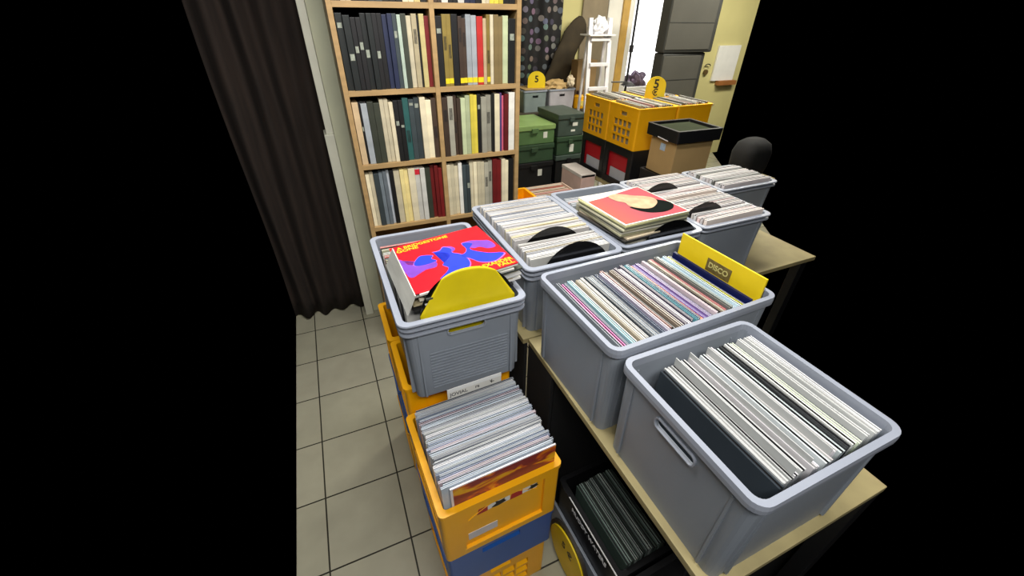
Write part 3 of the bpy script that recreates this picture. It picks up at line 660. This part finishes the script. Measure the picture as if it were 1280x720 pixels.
for (cu, cz, s) in ((0.465, 0.194, 1.0), (0.765, 0.196, 0.8)):
    q = [(-.024, -.010), (.0, -.014), (.024, -.006), (.016, .002), (.020, .010), (.002, .008), (-.012, .013), (-.010, .002)]
    o = blob_obj('emblem_bird', [(cu * OW + a * s, cz + b * s) for a, b in q], 0.0, INK, ob_, lab='black bird-like mark')
    o.rotation_euler = (PI / 2, 0, 0); o.location = (0, 0.0090, 0)
bm = bmesh.new()
def arc_tube(bm, pts, r):
    for a, b in zip(pts[:-1], pts[1:]): tube(bm, a, b, r, 6)
arc_tube(bm, [(OW * (0.21 + 0.60 * i / 14), 0.0098, 0.132 + 0.082 * math.sin(PI * (0.12 + 0.76 * i / 14) ) ** 0.8) for i in range(15)], 0.0016)
obj('moulded_arc', bm, ORANGE, ob_)
obj('paper_sticker', B(OW * .20, OW * .45, 0.0085, 0.0102, 0.058, 0.094), mat('sticker_paper', (208, 204, 206), 0.5, 0.04), ob_)['label'] = 'blank white paper sticker'
obj('lower_ledge', B(OW * .16, OW * .87, -0.001, 0.0102, 0.018, 0.030, bev=.001), ORANGE, ob_)
MOo = TR(OXO, OYO, 0.495, OR)
colO = [(170, 182, 194), (184, 192, 200), (190, 174, 182), (160, 168, 190), (178, 188, 198), (140, 150, 166), (190, 196, 196), (168, 178, 190), (214, 214, 216), (150, 154, 158), (180, 182, 180), (132, 136, 146), (172, 176, 180)]
fill(MOo, 'y', 0.028, 0.312, 0.195, 0.0, 36, colO, 'front orange crate', 'front', 'pale plastic-covered sleeves in the front orange crate', h=0.338, seed=41, rough=0.22, zj=0.006, jit=0.006, wd=0.345, lean=0.0, tf=0.86)
def _fcov(nt, v):
    n = N(nt, 'ShaderNodeTexNoise'); n.inputs['Scale'].default_value = 9; n.inputs['Detail'].default_value = 3; n.inputs['Distortion'].default_value = 1.2
    mp = N(nt, 'ShaderNodeMapping'); mp.inputs['Scale'].default_value = (1, 1, 2.2); nt.links.new(v, mp.inputs[0]); nt.links.new(mp.outputs[0], n.inputs['Vector'])
    r = N(nt, 'ShaderNodeValToRGB'); r.color_ramp.interpolation = 'LINEAR'; e = r.color_ramp.elements
    e[0].position = 0.47; e[0].color = rgb((128, 30, 40)); e[1].position = 0.60; e[1].color = rgb((226, 168, 24))
    q = e.new(0.53); q.color = rgb((200, 84, 26)); nt.links.new(n.outputs['Fac'], r.inputs[0]); return r.outputs[0]
fc = thing('record_cover', 'dark red and yellow record cover facing front in the orange crate', 'record'); fc.matrix_world = MOo @ TR(0.205, 0.0195, 0.0)
obj('cover_card', B(-0.165, 0.165, -0.0025, 0.0025, 0, 0.336, bev=0.0008), mat('pale_edge', (226, 220, 222), 0.4, 0.04), fc)
obj('cover_print', B(-0.158, 0.165, -0.0032, -0.0024, 0.006, 0.331), ramp_mat('red_yellow_print', _fcov), fc)['label'] = 'dark red print with yellow drawn figures'

blue = bottle_crate('plastic_crate', 'dark blue plastic crate, second from top in the front stack', (OXO + .002, OYO + .004, 0.274), OR, OW - .004, OD, 0.206, BLUE, front='slot', side='side')
low = bottle_crate('plastic_crate', 'orange plastic crate at the foot of the front stack', (OXO + .008, OYO + .018, 0.0), OR, OW - .02, OD - .01, 0.273, ORANGE, front='grid', side='side')
# crates behind, carrying the grey crate
k = 0
for yy, who in ((1.002, 'nearer the viewer'), (1.272, 'farther from the viewer')):
    for j, (zz, hh, m, nm) in enumerate(((0, 0.28, ORANGE, 'orange'), (0.281, 0.28, BLUE, 'blue'), (0.562, 0.283, ORANGE, 'orange'))):
        bottle_crate('plastic_crate', '%s plastic crate %s under the overflowing grey crate, %s' % (nm, ('at floor level', 'in the middle', 'topmost')[j], who), (0.060 - 0.006 * (yy > 1.2), yy, zz), 0.0, 0.385, 0.260, hh, m, front='recess', side='side', group='stacked crates under the overflowing grey crate')
# handwritten white card between them
cd_ = thing('paper_card', 'white card with faint handwriting behind the front orange crate sleeves', 'card', (0.29, 0.968, 0.0)); cd_.rotation_euler = (-0.18, 0.0, 0.03)
obj('card', B(-0.097, 0.097, -0.0015, 0.0015, 0.62, 0.838, bev=0.0006), WHITE, cd_)
obj('folded_top', B(-0.097, 0.097, -0.0035, 0.0, 0.826, 0.841, bev=0.001), mat('bright_card', (244, 244, 242), 0.5, 0.02), cd_)
text_on('JOVIAL', 0.020, Matrix.Translation((-0.058, -0.002, 0.812)) @ Matrix.Rotation(PI / 2, 4, 'X') , mat('grey_pencil', (120, 120, 122), 0.6, 0.1), cd_, name='handwriting')
text_on('rs', 0.020, Matrix.Translation((0.008, -0.002, 0.814)) @ Matrix.Rotation(PI / 2, 4, 'X'), mat('grey_pencil', (120, 120, 122), 0.6, 0.1), cd_, name='handwriting')
text_on('K', 0.018, Matrix.Translation((0.062, -0.002, 0.815)) @ Matrix.Rotation(PI / 2, 4, 'X') @ Matrix.Rotation(0.5, 4, 'Z'), INK, cd_, name='handwriting')
cd_.rotation_euler = (-0.02, 0.0, 0.03); cd_.location = (0.283, 0.9165, 0.026)

# ------------------------------------------------------------------ black crates on the floor under the table
bc = bottle_crate('plastic_crate', 'black plastic crate of records on the floor under the table, farther one', (0.600, 0.405, 0), 0.03, 0.335, 0.40, 0.285, BLACKP, front='plain', side='plain')
MK = TR(0.600, 0.405, 0.012, 0.03)
colK = [(84, 100, 92), (150, 168, 160), (76, 88, 78), (186, 198, 190), (112, 126, 118), (170, 180, 176), (76, 86, 80), (146, 160, 156), (190, 200, 194), (86, 98, 92)]
fill(MK, 'x', 0.042, 0.215, 0.175, 0.0, 13, colK, 'black floor crate under the table', 'left', 'dark plastic-covered records in the black floor crate', h=0.300, seed=51, rough=0.2, wd=0.315, lean=-0.03, tf=0.9, inner=DARKG)
mw = thing('record_cover', 'black record cover with white lettering at the left side of the black floor crate', 'record'); mw.matrix_world = TR(0.584, 0.395, 0.012, 0.03)
obj('cover_card', B(0, 0.004, 0.0, 0.37, 0, 0.296, bev=0.0006), mat('black_card', (16, 16, 17), 0.4, 0.05), mw)
obj('white_edge', B(0, 0.004, 0.004, 0.315, 0.296, 0.2995), mat('white_edge_card', (236, 236, 232), 0.4, 0.02), mw)['label'] = 'white top edge'
text_on('MUDDY WATERS', 0.029, Matrix.Translation((-0.0008, 0.175, 0.258)) @ Matrix.Rotation(-PI / 2, 4, 'Z') @ Matrix.Rotation(PI / 2, 4, 'X'), mat('white_print', (236, 236, 236), 0.5, 0.02), mw, name='title_lettering', lab='white capital lettering', sx=1.0)
bc2 = bottle_crate('plastic_crate', 'black plastic crate on the floor at the bottom edge, nearer one', (0.628, 0.075, 0), 0.03, 0.335, 0.31, 0.285, BLACKP, front='plain', side='plain')
bm = bmesh.new(); bx(bm, 0.002, 0.333, 0.12, 0.135, 0.22, 0.284); obj('cross_bar', bm, mat('dark_grey_plastic', (60, 62, 62), 0.4), bc2)
# plastic lid / board and the round yellow sign beside it
o = obj('grey_board', B(-0.006, 0.006, -0.20, 0.20, 0, 0.15, bev=0.003), GREY, None); o.matrix_world = TR(0.562, 0.60, 0.001, 0.03) @ Matrix.Rotation(0.06, 4, 'Y')
tag(o, 'grey plastic board standing between the crate stack and black floor crate', 'board')
sg = thing('round_sign', 'round yellow sign with small dark marks on a black disc beside the blue crate', 'sign'); sg.matrix_world = TR(0.512, 0.60, 0.135, 0.02)
bm = bmesh.new(); bmesh.ops.create_cone(bm, cap_ends=True, segments=48, radius1=0.134, radius2=0.134, depth=0.012, matrix=Matrix.Translation((0.008, -0.01, 0)) @ Matrix.Rotation(PI / 2, 4, 'Y')); obj('backing_disc', bm, mat('backing_brown', (54, 48, 40), 0.5), sg)
bm = bmesh.new(); bmesh.ops.create_cone(bm, cap_ends=True, segments=48, radius1=0.118, radius2=0.118, depth=0.006, matrix=Matrix.Translation((-0.001, -0.01, 0.0)) @ Matrix.Rotation(PI / 2, 4, 'Y')); obj('yellow_face', bm, SIGNY, sg)
text_on('5 €', 0.05, Matrix.Translation((-0.0044, -0.01, 0.04)) @ Matrix.Rotation(-PI / 2, 4, 'Z') @ Matrix.Rotation(PI / 2, 4, 'X'), INK, sg, name='printed_mark')

# ------------------------------------------------------------------ background: yellow crates, black crates, cardboard box
st = table('low_table', 'dark low table under the black and yellow crates at the back', 2.24, 3.32, 2.20, 3.50, 0.62, ((0.01, 0.01), (0.01, 1.24), (1.02, 0.01), (1.02, 1.24)))
st.children[0].data.materials[0] = BLACKP
for (xx, yy, wh) in ((2.27, 2.705, 'nearer'), (2.27, 3.095, 'farther')):
    bottle_crate('plastic_crate', 'black plastic crate under the %s yellow crate, open window in its side' % wh, (xx, yy, 0.621), 0, 0.72, 0.385, 0.345, BLACKP, front='plain', side='window')
    sleeve('red record sleeve showing through the window of the %s black crate' % wh, TR(2.30, yy + 0.19, 0.634, PI / 2), 0.33, 0.30, 0.012, (176, 24, 34), 0.4)
    if wh == 'nearer' or 1:
        sleeve('grey-white record sleeve in front of the red one, %s black crate' % wh, TR(2.286, yy + 0.16, 0.634, PI / 2), 0.26, 0.13, 0.006, (176, 178, 184), 0.4)
for (xx, dd, yy, nm) in ((2.262, 0.38, 3.093, 'farther left'), (2.262, 0.38, 2.703, 'nearer left'), (2.655, 0.36, 3.093, 'farther right'), (2.655, 0.36, 2.703, 'nearer right')):
    bottle_crate('plastic_crate', 'yellow slotted crate of records in the background group, %s one' % nm, (xx, yy, 0.967), 0, dd, 0.385, 0.318, YELLOW_CR, front='plain', side='grid', group='yellow slotted crates at the back')
    c_ = [(150, 148, 130), (96, 92, 84), (196, 190, 176), (168, 120, 118), (126, 124, 112), (206, 204, 196), (110, 100, 92)]
    fill(TR(xx, yy, 0.980), 'x', 0.025, dd - 0.025, 0.192, 0.0, 9, c_, '%s yellow crate at the back' % nm, 'left', 'records in the yellow crates at the back', h=0.312, seed=int(xx * 100 + yy * 10), wd=0.325, zj=0.012)
def round_sign(name, label, loc, rz, wd, h, txt, sub=None):
    r = thing(name, label, 'sign', loc, rz)
    pts = [(-wd / 2, 0), (wd / 2, 0), (wd / 2, h - wd * 0.45)] + [(wd / 2 * math.cos(a), h - wd * 0.45 + wd * 0.45 * math.sin(a)) for a in [PI * i / 14 for i in range(1, 14)]] + [(-wd / 2, h - wd * 0.45)]
    bp_ = poly_prism(bmesh.new(), pts, -0.004, 0.004); bmesh.ops.rotate(bp_, verts=bp_.verts, matrix=Matrix.Rotation(PI / 2, 3, 'X')); o = obj('panel', bp_, SIGNY, r)
    text_on(txt, h * 0.55, Matrix.Translation((0, -0.005, h * (0.66 if sub else 0.52))) @ Matrix.Rotation(PI / 2, 4, 'X'), INK, o, name='numeral')
    if sub: text_on(sub, h * 0.42, Matrix.Translation((0, -0.005, h * 0.28)) @ Matrix.Rotation(PI / 2, 4, 'X'), INK, o, name='currency_mark')
    return r
round_sign('price_sign', 'yellow round-topped price sign standing in the yellow crates', (2.70, 3.07, 1.283), -0.55, 0.165, 0.175, '5', '€')

bottle_crate('plastic_crate', 'low black crate under the cardboard box with the black lid', (2.27, 2.25, 0.621), 0, 0.40, 0.34, 0.25, BLACKP, front='plain', side='plain')
cb = thing('cardboard_box', 'brown cardboard box with a deep black lid right of the yellow crates', 'box', (2.29, 2.275, 0.874), -0.03)
obj('carton', B(0, 0.335, 0, 0.28, 0, 0.285, bev=0.003), CARD, cb)
bm = bmesh.new(); loft(bm, [ring(0.40, 0.345, 0.012, 0.262, cx=.1675, cy=.14, seg=3), ring(0.405, 0.35, 0.012, 0.345, cx=.1675, cy=.14, seg=3), ring(0.36, 0.305, 0.008, 0.345, cx=.1675, cy=.14, seg=3), ring(0.355, 0.30, 0.008, 0.325, cx=.1675, cy=.14, seg=3)])
obj('lid', bm, BLACKP, cb)
obj('lid_panel', B(.0, .335, .0, .28, 0.324, 0.328), mat('dull_green', (50, 56, 38), 0.9, spec=0.1), cb)['label'] = 'dull green recessed panel'
obj('sticker', B(-0.0012, 0.0002, 0.11, 0.165, 0.175, 0.225), mat('blue_white_sticker', (176, 196, 214), 0.4, 0.1, 40), cb)['label'] = 'small pale blue sticker'
bm = bmesh.new(); tube(bm, (-0.036, 0.17, 0.270), (-0.036, 0.06, 0.262), 0.004); obj('handle', bm, ALU, cb)['label'] = 'bright metal handle bar'
o = obj('black_bag', None or loft(bmesh.new(), [ring(0.30 * s, 0.24 * s, 0.08 * s, z) for z, s in ((0, .9), (0.1, 1.05), (0.22, 1.08), (0.3, .9), (0.34, .5))]), BLACKT, smooth=True)
o.location = (3.44, 2.66, 0.625); o.location.x = 3.62; o.location.z = 0.62
tag(o, 'black soft bag at the right edge beside the cardboard box', 'bag')
tb = table('side_table', 'dark side table under the black bag at the right edge', 3.42, 3.82, 2.48, 2.86, 0.62, ((0.01, 0.01), (0.01, 0.33), (0.33, 0.01), (0.33, 0.33))); tb.children[0].data.materials[0] = BLACKP

# pinkish boxes of records between the bookcase and the black crates
def open_box(label, x, y, W, D, H, m, cols, seed, name='cardboard_box'):
    r = thing(name, label, 'box', (x, y, 0))
    bm = bmesh.new(); loft(bm, [ring(W, D, .004, 0, cx=W / 2, cy=D / 2, seg=2), ring(W, D, .004, H, cx=W / 2, cy=D / 2, seg=2), ring(W - .012, D - .012, .003, H, cx=W / 2, cy=D / 2, seg=2), ring(W - .012, D - .012, .003, H - .3, cx=W / 2, cy=D / 2, seg=2)])
    obj('carton', bm, m, r)
    obj('flap', B(-0.09, 0.0, 0.01, D - 0.01, H - 0.004, H, bev=.001), m, r)
    fill(TR(x, y, H - .3 + .001), 'y', 0.02, D - 0.03, W / 2, 0.0, 9, cols, label.split(' standing')[0], 'front', 'records in the ' + label.split(' standing')[0], h=0.305, seed=seed)
open_box('pale pink carton of records standing right of the bookcase', 1.38, 2.60, 0.40, 0.36, 0.69, mat('pink_carton', (222, 196, 176), 0.7), [(204, 176, 150), (196, 120, 104), (216, 196, 170)], 61)
pcx = thing('cardboard_box', 'closed pale pink carton standing between the dark cases and black crates', 'box', (2.075, 3.12, 0))
obj('carton', B(0, 0.15, 0, 0.36, 0, 0.66, bev=.004), mat('pink_white_carton', (228, 196, 184), 0.7, 0.12, 5), pcx); obj('lid_fold', B(-.004, .154, .0, .36, .635, .665, bev=.003), mat('white_carton', (228, 220, 212), 0.7), pcx)

# orange crates right of the bookcase foot
for j, zz in enumerate((0, 0.268, 0.536)):
    bottle_crate('plastic_crate', 'orange crate in the stack right of the bookcase foot, %s' % ('lowest', 'middle', 'topmost')[j], (1.052, 2.33, zz), 0, 0.24, 0.36, 0.266, ORANGE, front='plain', side='side', group='orange stack right of the bookcase')

# ------------------------------------------------------------------ green and black cases
def case(name, label, x0, x1, y0, y1, z0, z1, m, lidm=None, labels=(), group=None):
    r = thing(name, label, 'box', (x0, y0, z0), 0, group); W, D, H = x1 - x0, y1 - y0, z1 - z0
    obj('body', B(0, W, 0, D, 0, H - 0.05, bev=0.008), m, r)
    obj('lid', B(-0.008, W + 0.008, -0.008, D + 0.008, H - 0.05, H, bev=0.007), lidm or m, r)
    bm = bmesh.new(); bx(bm, W * .42, W * .58, -0.018, 0.0, H - 0.075, H - 0.03, bev=.003); obj('latch', bm, ALU if group else m, r)
    for (u, v, a, b_) in labels: obj('paper_label', B(W * u, W * u + a, -0.0015, 0.001, H * v, H * v + b_), mat('label_white', (212, 212, 200), 0.5, 0.1), r)
    return r
GREEN = mat('green_plastic', (82, 112, 68), 0.45, 0.12); GREEN2 = mat('dark_green_plastic', (50, 72, 50), 0.45, 0.12); GRN3 = mat('grey_green_plastic', (64, 76, 68), 0.4, 0.2)
lid_l = mat('light_green_plastic', (132, 160, 96), 0.4, 0.1)
case('green_box', 'mid green box with lid right of the bookcase, uppermost of its stack', 1.74, 2.20, 3.90, 4.40, 0.76, 0.949, GREEN, lid_l, ((.72, .3, .045, .06),))
case('green_box', 'darker green box under the mid green one', 1.74, 2.20, 3.90, 4.40, 0.575, 0.757, GREEN2, GREEN2)
case('black_box', 'black box with white label under the dark green box', 1.74, 2.20, 3.90, 4.40, 0.30, 0.572, BLACKP, None, ((.62, .45, .05, .07),))
case('black_box', 'black box on the floor at the foot of the green stack', 1.74, 2.20, 3.90, 4.40, 0.0, 0.297, BLACKP, None, ((.62, .5, .05, .04),))
case('storage_case', 'grey-green case on top of the stack right of the green boxes', 2.23, 2.54, 3.88, 4.35, 0.815, 1.035, GRN3, GRN3, ((.55, .45, .06, .035), (.5, .2, .05, .02)))
case('storage_case', 'green case with white tag, second from top right of the green boxes', 2.23, 2.54, 3.88, 4.35, 0.62, 0.812, GREEN2, None, ((.5, .15, .05, .08),))
case('storage_case', 'dark case with pale label, third from top right of the green boxes', 2.23, 2.54, 3.88, 4.35, 0.31, 0.617, BLACKP, GRN3, ((.45, .6, .07, .02),))
case('storage_case', 'dark case on the floor right of the green stack', 2.23, 2.54, 3.88, 4.35, 0.0, 0.307, BLACKP, GRN3, ((.4, .5, .07, .02),))
cab = thing('low_cabinet', 'low dark cabinet along the far wall behind the green boxes', 'cabinet', (1.7, 4.50, 0))
obj('carcass', B(0, 1.5, 0, 0.40, 0, 0.92, bev=.004), BLACKP, cab); obj('top', B(-.01, 1.51, -.012, .41, 0.92, 0.945, bev=.003), mat('dark_top', (70, 62, 50), 0.5), cab)
def tub(name, label, x0, x1, y0, y1, z0, z1, m, cat='crate'):
    r = thing(name, label, cat, ((x0 + x1) / 2, (y0 + y1) / 2, z0)); W, D, H = x1 - x0, y1 - y0, z1 - z0
    bm = bmesh.new(); loft(bm, [ring(W * .94, D * .94, .02, 0), ring(W, D, .02, H), ring(W - .01, D - .01, .018, H), ring(W * .94 - .01, D * .94 - .01, .015, .008)])
    me = boolean(bm, [B(-.035, .035, -D, 0, H - .075, H - .05)]); link('body', me, m, r)
    bm = bmesh.new(); loft(bm, [ring(W + .016, D + .016, .024, H - .014), ring(W + .016, D + .016, .024, H + .002), ring(W - .012, D - .012, .018, H + .002), ring(W - .012, D - .012, .018, H - .014)], closed=True); obj('rim', bm, GREY_RIM, r)
    return r
tub('storage_tub', 'dull grey tub with the yellow price sign, left one on the dark cabinet', 2.13, 2.42, 4.52, 4.79, 0.946, 1.17, mat('tub_grey', (126, 138, 136), 0.5))
tub('storage_tub', 'pale grey tub with hand hole, right one on the dark cabinet', 2.45, 2.79, 4.52, 4.79, 0.946, 1.17, mat('tub_pale', (176, 172, 176), 0.5))
rs = round_sign('price_sign', 'yellow round-topped price sign on the grey tub at the far wall', (2.34, 4.64, 1.172), -0.3, 0.20, 0.17, '5')
bd = thing('brown_board', 'thin brown board lying across the grey tub under the price sign', 'board', (2.16, 4.56, 1.172)); obj('panel', B(0, .32, 0, .28, -.0, .008, bev=.001), CARD, bd); rs.location.z = 1.181
rg = thing('canister', 'small orange canister with a dark cap right of the pale tub', 'canister', (2.87, 4.555, 0.946))
bm = bmesh.new(); loft(bm, [[Vector((r_ * math.cos(2 * PI * i / 20), r_ * math.sin(2 * PI * i / 20), z)) for i in range(20)] for r_, z in ((.055, 0), (.06, .01), (.06, .13), (.04, .155))]); obj('body', bm, ORANGE, rg, smooth=False)
bm = bmesh.new(); bmesh.ops.create_cone(bm, cap_ends=True, segments=18, radius1=.038, radius2=.034, depth=.035, matrix=Matrix.Translation((0, 0, .172))); obj('cap', bm, mat('cap_brown', (70, 44, 34), .5), rg)
obj('front_label', B(-.03, .03, -.064, -.05, .03, .09, bev=.002), mat('canister_label', (216, 190, 90), .5), rg)
def crumple(name, label, loc, s, m, cat, seed):
    bm = bmesh.new(); bmesh.ops.create_icosphere(bm, subdivisions=3, radius=1); rnd = random.Random(seed)
    from mathutils import noise
    for v in bm.verts:
        n = noise.noise(v.co * 2.2 + Vector((seed, 0, 0))); v.co = v.co * (1 + 0.45 * n); v.co = Vector((v.co.x * s[0], v.co.y * s[1], max(v.co.z, -0.8) * s[2] + .8 * s[2]))
    o = obj(name, bm, m); o.location = loc; return tag(o, label, cat)
crumple('crumpled_paper', 'crumpled tan wrapping paper lying in the pale grey tub', (2.60, 4.66, 1.12), (.15, .10, .075), mat('kraft_paper', (190, 158, 104), .7, .2, 12), 'paper', 3)
crumple('crumpled_paper', 'crumpled cream cloth rag at the right corner of the pale tub', (2.765, 4.60, 1.17), (.045, .04, .07), mat('cream_rag', (222, 204, 172), .7, .1, 12), 'cloth', 5)
bx2 = thing('cardboard_box', 'upright brown cardboard box left of the ladder', 'box', (2.86, 4.62, 0.946)); obj('carton', B(0, .26, 0, .15, 0, .50, bev=.003), mat('carton_dark', (138, 110, 70), .8, .08), bx2); obj('tape', B(.11, .15, -.001, .0, .0, .50), mat('tape_tan', (150, 124, 84), .4), bx2)
# leaning brown gig bag
bm = bmesh.new(); R_ = []
for (t_, a, b_) in ((0, .05, .05), (.04, .15, .07), (.2, .19, .075), (.38, .17, .07), (.5, .14, .06), (.62, .16, .06), (.76, .13, .055), (.84, .07, .05), (.86, .03, .03)):
    R_.append([Vector((a * math.cos(2 * PI * i / 24) + .02 * math.sin(t_ * 9), b_ * math.sin(2 * PI * i / 24), t_)) for i in range(24)])
loft(bm, R_); from mathutils import noise as _nz
bmesh.ops.subdivide_edges(bm, edges=bm.edges[:], cuts=1, use_grid_fill=True)
for v in bm.verts:
    q = _nz.noise_vector(v.co * 6.0); v.co += Vector((q.x * .045, q.y * .012, q.z * .04))
gb_ = obj('instrument_bag', bm, mat('brown_nylon', (52, 42, 24), .85, .4, 6), smooth=True)
gb_.matrix_world = Matrix.Translation((2.62, 4.90, 1.02)) @ Matrix.Rotation(0.45, 4, 'Y') @ Matrix.Diagonal((.85, .7, 1.10, 1)) @ Matrix.Rotation(-0.02, 4, 'X')
tag(gb_, 'dark brown soft bag leaning against the far wall beside the dotted drape', 'bag')
gb_.location.z = 1.01; gb_.location.y = 4.865; gb_.location.x = 2.62

# drape printed with coloured discs
def _dots(nt, v):
    sp = N(nt, 'ShaderNodeSeparateXYZ'); nt.links.new(v, sp.inputs[0]); mp = N(nt, 'ShaderNodeCombineXYZ'); nt.links.new(sp.outputs[0], mp.inputs[0]); nt.links.new(sp.outputs[2], mp.inputs[1])
    vo = N(nt, 'ShaderNodeTexVoronoi', voronoi_dimensions='2D'); vo.inputs['Scale'].default_value = 10.5; vo.inputs['Randomness'].default_value = 0.55; nt.links.new(mp.outputs[0], vo.inputs['Vector'])
    lt = N(nt, 'ShaderNodeMath', operation='LESS_THAN'); lt.inputs[1].default_value = 0.31; nt.links.new(vo.outputs['Distance'], lt.inputs[0])
    hs = N(nt, 'ShaderNodeHueSaturation'); hs.inputs['Saturation'].default_value = 0.45; hs.inputs['Value'].default_value = 0.22; nt.links.new(vo.outputs['Color'], hs.inputs['Color'])
    mx = N(nt, 'ShaderNodeMix', data_type='RGBA'); nt.links.new(lt.outputs[0], mx.inputs[0]); mx.inputs[6].default_value = rgb((10, 8, 10)); nt.links.new(hs.outputs[0], mx.inputs[7]); return mx.outputs[2]
o = obj('printed_drape', curtain(2.20, 2.79, 4.955, 0.96, 2.4, 2.5, 0.02, 0.005, nx=60, nz=12), ramp_mat('record_print_cloth', _dots, 0.7), smooth=True)
tag(o, 'black drape with rows of coloured discs hanging right of the bookcase', 'curtain')
tag(obj('taupe_panel', curtain(3.08, 3.41, 4.965, 0.0, 2.4, 1.5, .008, .006, nx=30, nz=4), mat('taupe_cloth', (134, 120, 96), .8, .1), smooth=True), 'taupe curtain hanging behind the stepladder', 'curtain')

# stepladder
ld = thing('stepladder', 'pale aluminium ladder standing between the cartons and the window', 'ladder', (0, 0, 0))
LY = 3.86; LX0, LX1 = 2.475, 2.665
def bar(bm, a, b, wx, wy):
    a, b = Vector(a), Vector(b); vs = []
    for p in (a, b):
        vs += [bm.verts.new(p + Vector((sx * wx / 2, sy * wy / 2, 0))) for sx, sy in ((-1, -1), (1, -1), (1, 1), (-1, 1))]
    bm.faces.new(vs[:4][::-1]); bm.faces.new(vs[4:])
    for i in range(4): bm.faces.new((vs[i], vs[(i + 1) % 4], vs[4 + (i + 1) % 4], vs[4 + i]))
    return bm
LX0, LX1 = 2.79, 3.01; LY = 4.14
obj('side_rail', bar(bmesh.new(), (LX0 - .03, LY - .0, 0), (LX0 - .01, LY + .18, 1.86), .045, .025), ALU, ld)
obj('side_rail', bar(bmesh.new(), (LX1 + .03, LY - .0, 0), (LX1 + .01, LY + .18, 1.86), .045, .025), ALU, ld)
for k in range(7):
    z = 0.26 + k * 0.235; yy = LY + .18 * z / 1.86
    obj('rung', B(LX0 - .01, LX1 + .01, yy - .035, yy + .03, z - .016, z + .016, bev=.003), ALU, ld)
obj('top_tray', B(LX0 - .05, LX1 + .05, LY + .10, LY + .30, 1.70, 1.715, bev=.003), ALU, ld)
obj('rear_leg', bar(bmesh.new(), (LX0 - .02, LY + .31, 0), (LX0, LY + .22, 1.78), .025, .02), ALU, ld)
obj('rear_leg', bar(bmesh.new(), (LX1 + .02, LY + .31, 0), (LX1, LY + .22, 1.78), .025, .02), ALU, ld)
crumple('white_bag', 'white plastic bag sitting on the top tray of the ladder', (2.91, LY + .20, 1.716), (.085, .07, .085), mat('white_plastic_bag', (226, 226, 230), .35, .05), 'bag', 9)

# microphone stand
ms = thing('microphone_stand', 'thin black stand with a flat head in front of the bright window', 'stand', (2.985, 3.85, 0))
bm = tube(bmesh.new(), (0, 0, .03), (0, 0, 2.05), .012); obj('pole', bm, BLACKP, ms)
for a in (90, 210, 330):
    a = math.radians(a); obj('leg', tube(bmesh.new(), (0, 0, .12), (.2 * math.cos(a), .2 * math.sin(a), .0), .008), BLACKP, ms)
bm = bmesh.new(); bmesh.ops.create_cone(bm, cap_ends=True, segments=20, radius1=.075, radius2=.03, depth=.03, matrix=Matrix.Translation((0.0, -0.03, 1.30))); obj('flat_head', bm, BLACKP, ms)
obj('side_arm', tube(bmesh.new(), (-.2, -0.02, 1.32), (0, 0, 1.31), .007), BLACKP, ms)
bm = tube(bmesh.new(), (0, 0, 1.58), (0, 0, 1.64), .022); obj('clutch', bm, BLACKP, ms)

# two dark grey cases stacked in front of the window
DG = mat('dark_grey_fabric', (66, 64, 56), .75, .08, 4); DGF = mat('dark_grey_frame', (46, 46, 42), .6, .08)
def grille(label, x0, x1, z0, z1, y, rz):
    r = thing('equipment_case', label, 'case', ((x0 + x1) / 2, y, z0), rz, 'dark grey cases before the window'); W, H = x1 - x0, z1 - z0
    obj('shell', B(-W / 2, W / 2, 0, .16, 0, H, bev=.02), DGF, r); obj('front_panel', B(-W / 2 + .012, W / 2 - .06, -.008, .01, .03, H - .03, bev=.006), DG, r)
    obj('seam', B(-W / 2 + .012, W / 2 - .06, -.011, 0, H * .5 - .004, H * .5 + .004), DGF, r)
    return r
grille('dark grey fabric case before the window, lower of the two', 3.76, 4.40, 0.965, 1.525, 4.25, 0)
grille('dark grey fabric case before the window, upper one set askew', 3.74, 4.45, 1.528, 2.12, 4.23, -0.04)
table('side_table', 'plain table under the two dark grey cases at the window', 3.60, 4.62, 4.12, 4.68, 0.96, ((.02, .02), (.02, .5), (.95, .02), (.95, .5)))
# outside, seen through the window
for k, (xx, zz, s) in enumerate(((4.02, 1.02, .12), (4.36, .98, .14), (4.19, 1.10, .05))):
    o = crumple('shrub', 'pale shrub outside the window, %s' % ('left one', 'right one', 'small upper one')[k], (xx, 5.40, zz - .02), (s, s * .7, s), mat('pale_foliage', (120, 104, 128), .8, .4, 14), 'plant', 20 + k)
struct(obj('window_ledge', B(3.8, 4.9, 5.25, 5.55, .93, 1.0), mat('stone', (150, 146, 140), .8)))
# wall fittings at right
hk = thing('wall_hook', 'small dark round hook on the yellow wall at right', 'hook', (5.24, 4.995, 1.21))
bm = tube(bmesh.new(), (0, 0, 0), (0, -.03, 0), .035, 16); obj('base', bm, mat('bronze', (92, 72, 40), .5), hk)
bm = bmesh.new(); arc_tube(bm, [(.05 * math.cos(a), -.03, .08 + .025 * math.sin(a)) for a in [PI * i / 8 for i in range(9)]], .006); obj('wire', bm, DGF, hk)
wb = thing('wall_board', 'white board on a brown ledge fixed to the wall at the right edge', 'board', (5.38, 4.965, 1.04)); 
obj('panel', B(0, .42, 0, .03, .05, .50, bev=.003), WHITE, wb); obj('ledge', B(.12, .46, -.05, .034, -.01, .05, bev=.003), mat('ledge_brown', (150, 96, 48), .6), wb)
